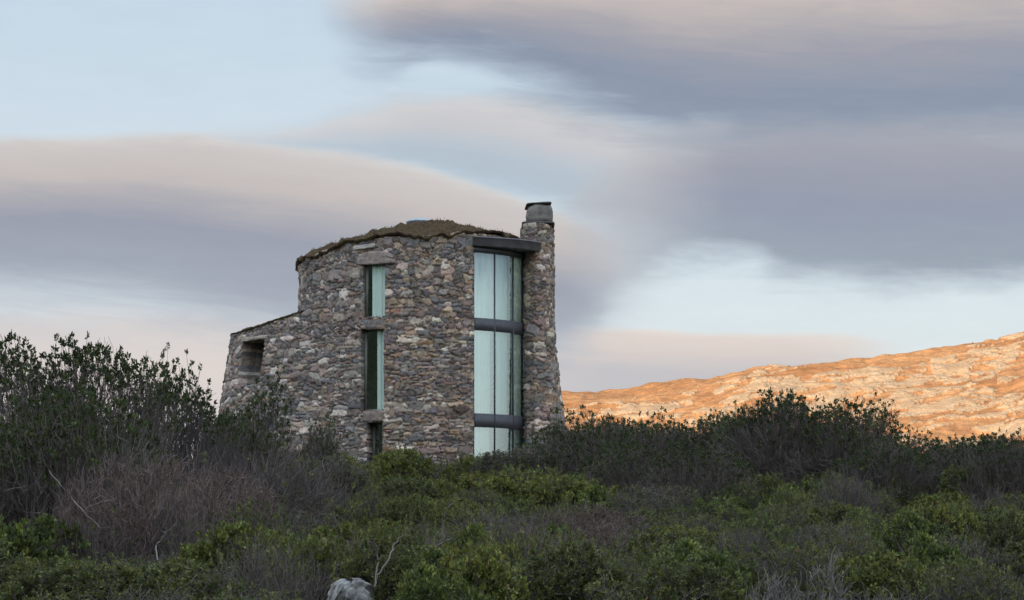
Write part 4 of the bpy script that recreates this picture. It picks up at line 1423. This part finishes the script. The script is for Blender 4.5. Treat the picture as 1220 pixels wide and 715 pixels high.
fr_ = np.random.default_rng(77)
Yv = 27.0
nfill = 0
while Yv < 74:
    stp = 1.02 + .012 * (Yv - 27)
    half = 610 / F * Yv + 4.5
    x = -half + fr_.uniform(0, stp)
    while x < half:
        Y = Yv + fr_.uniform(-.6, .6)
        px = 610 + F * x / Y
        g = gz(x, Y)
        hgt = fr_.uniform(.75, 1.35)
        top = HZ - F * (g + hgt) / Y
        okp = True
        if Y > 72 and px < 700: okp = False
        if 385 < px < 450 and Y < 30.5: okp = False            # the boulder
        if okp:
            q = np.array([px + fr_.normal(0, 34), top + 18 + fr_.normal(0, 9)])
            k = PATCH[int(np.argmin(((PA - q) / np.array([1.0, .55])) ** 2 @ np.ones(2)))][2]
            if fr_.random() < .42: k = ('mix', 'mix', 'lime', 'green', 'lime', 'twig')[int(fr_.random() * 6)]
            if k == 'mound' : top -= 20
            shrub(k, px, Y, top, KW[k] + ' ' + region(px, top), KW[k] + 's in the thicket', wscale=float(fr_.uniform(.52, .85)))
            nfill += 1
        x += stp * fr_.uniform(.85, 1.3)
    Yv += 1.6 + .03 * (Yv - 27)
print('fill shrubs', nfill)


def undergrowth():
    """short grass, leaf litter sprigs and seedlings between the shrubs"""
    rng = np.random.default_rng(91)
    n = 26000
    Y = rng.uniform(22, 78, n)
    X = (rng.uniform(-70, 1290, n) - 610) / F * Y
    Z = ground_z(X, Y)
    p = np.stack([X, Y, Z], -1)
    h = rng.uniform(.12, .5, n)
    d = rng.normal(0, .35, (n, 3)); d[:, 2] = 1; d /= np.linalg.norm(d, axis=1, keepdims=True)
    s = np.cross(d, rng.normal(0, 1, (n, 3))); s /= np.linalg.norm(s, axis=1, keepdims=True)
    s *= rng.uniform(.012, .03, (n, 1))
    m = p + d * (h * .55)[:, None]
    tip = p + d * h[:, None] + rng.normal(0, .06, (n, 3))
    V = np.stack([p - s * .5, p + s * .5, m + s, tip, m - s], 1).reshape(-1, 3)
    i = np.arange(n) * 5
    Q = np.stack([i, i + 1, i + 2, i + 4], -1); Tt = np.stack([i + 4, i + 2, i + 3], -1)
    me = mesh_np('undergrowth', V, Q, Tt, attrs={'tint': np.repeat(rng.random(n), 5)})
    tag(link('undergrowth', me, M['leaf_mixed']), 'low grass and seedlings between the shrubs on the slope', kind='stuff')


undergrowth()


# ------------------------------------------------------------------ boulder and dead branches
def boulder():
    bx, by, _ = at(417, 700, 28.2)
    bz_ = (HZ - 688) / F * 28.2
    V, Q, T = rough_block((0, 0, 0), (.29, .30, .40), .5, 15, n=24, rough=.11, arch=.06)
    L = np.linalg.norm(V, axis=1, keepdims=True)
    V = V * (.65 + .35 * (.33 / L))
    V[:, 2] += bz_ - V[:, 2].max()
    o = link('boulder', mesh_np('boulder', V, Q, smooth=True), M['boulder'])
    o.location = (bx, by, 0)
    tag(o, 'pale grey lichen-spotted boulder among the shrubs at the bottom of the view', 'boulder')
    return o


boulder()


def dead_branch(lines, Y, label, dY=.25, wood='dead'):
    """lines: [(points in the view at distance Y, radius start, radius end)]"""
    rng = np.random.default_rng(int(lines[0][0][0][0]))
    base = at(lines[0][0][0][0], lines[0][0][0][1], Y)
    L = []
    for pts, ra, rb in lines:
        P = np.array([at(a, b, Y + dY * math.sin(a * .11 + b * .07)) for a, b in pts])
        t = np.linspace(0, len(P) - 1, (len(P) - 1) * 4 + 1)
        P = np.stack([np.interp(t, np.arange(len(P)), P[:, k]) for k in range(3)], 1)
        for _ in range(2): P[1:-1] = (P[:-2] + 2 * P[1:-1] + P[2:]) / 4
        P[1:-1] += rng.normal(0, .006, P[1:-1].shape)
        L.append((P - np.array(base), np.linspace(ra, rb, len(P)) * .5))
    V, Q, T = tubes(L, 6, rng=rng)
    o = link('dead_branch', mesh_np('dead_branch', V, Q, attrs={'tint': T}, smooth=True), M[wood])
    o.location = base
    tag(o, label, 'branch', 'bleached dead branches')
    return o


dead_branch([([(446, 700), (450, 680), (450, 660), (447, 648), (436, 643)], .026, .008), ([(449, 652), (444, 642), (441, 637)], .014, .005),
             ([(450, 685), (462, 668), (470, 650), (476, 640), (483, 634)], .022, .006), ([(466, 660), (476, 648)], .012, .005)], 28.6,
            'bleached dead branch forked like antlers just right of the boulder')
dead_branch([([(527, 640), (527, 625), (530, 612), (537, 598)], .034, .008), ([(529, 616), (528, 604), (526, 594)], .016, .006),
             ([(533, 606), (541, 597), (546, 590)], .012, .005)], 36.5, 'upright white dead branch in the middle of the thicket below the tower drum')
dead_branch([([(496, 662), (510, 655), (525, 648), (540, 640)], .028, .010)], 33.0, 'grey dead branch lying aslant above the bright green mound')
dead_branch([([(58, 560), (72, 577), (84, 592), (100, 610), (118, 628)], .010, .022), ([(84, 592), (82, 604), (78, 614)], .012, .006),
             ([(100, 610), (108, 602), (120, 598), (138, 594)], .016, .006), ([(58, 560), (48, 545)], .012, .005)], 31.0,
            'long curved dead branch on the left below the grey mound', wood='bark_grey')
dead_branch([([(186, 650), (194, 640), (203, 630), (213, 622)], .018, .006), ([(198, 636), (192, 632)], .008, .004), ([(186, 650), (188, 668)], .018, .02)], 30.0,
            'short forked dead branch below the russet shrubs', wood='twig_pale')
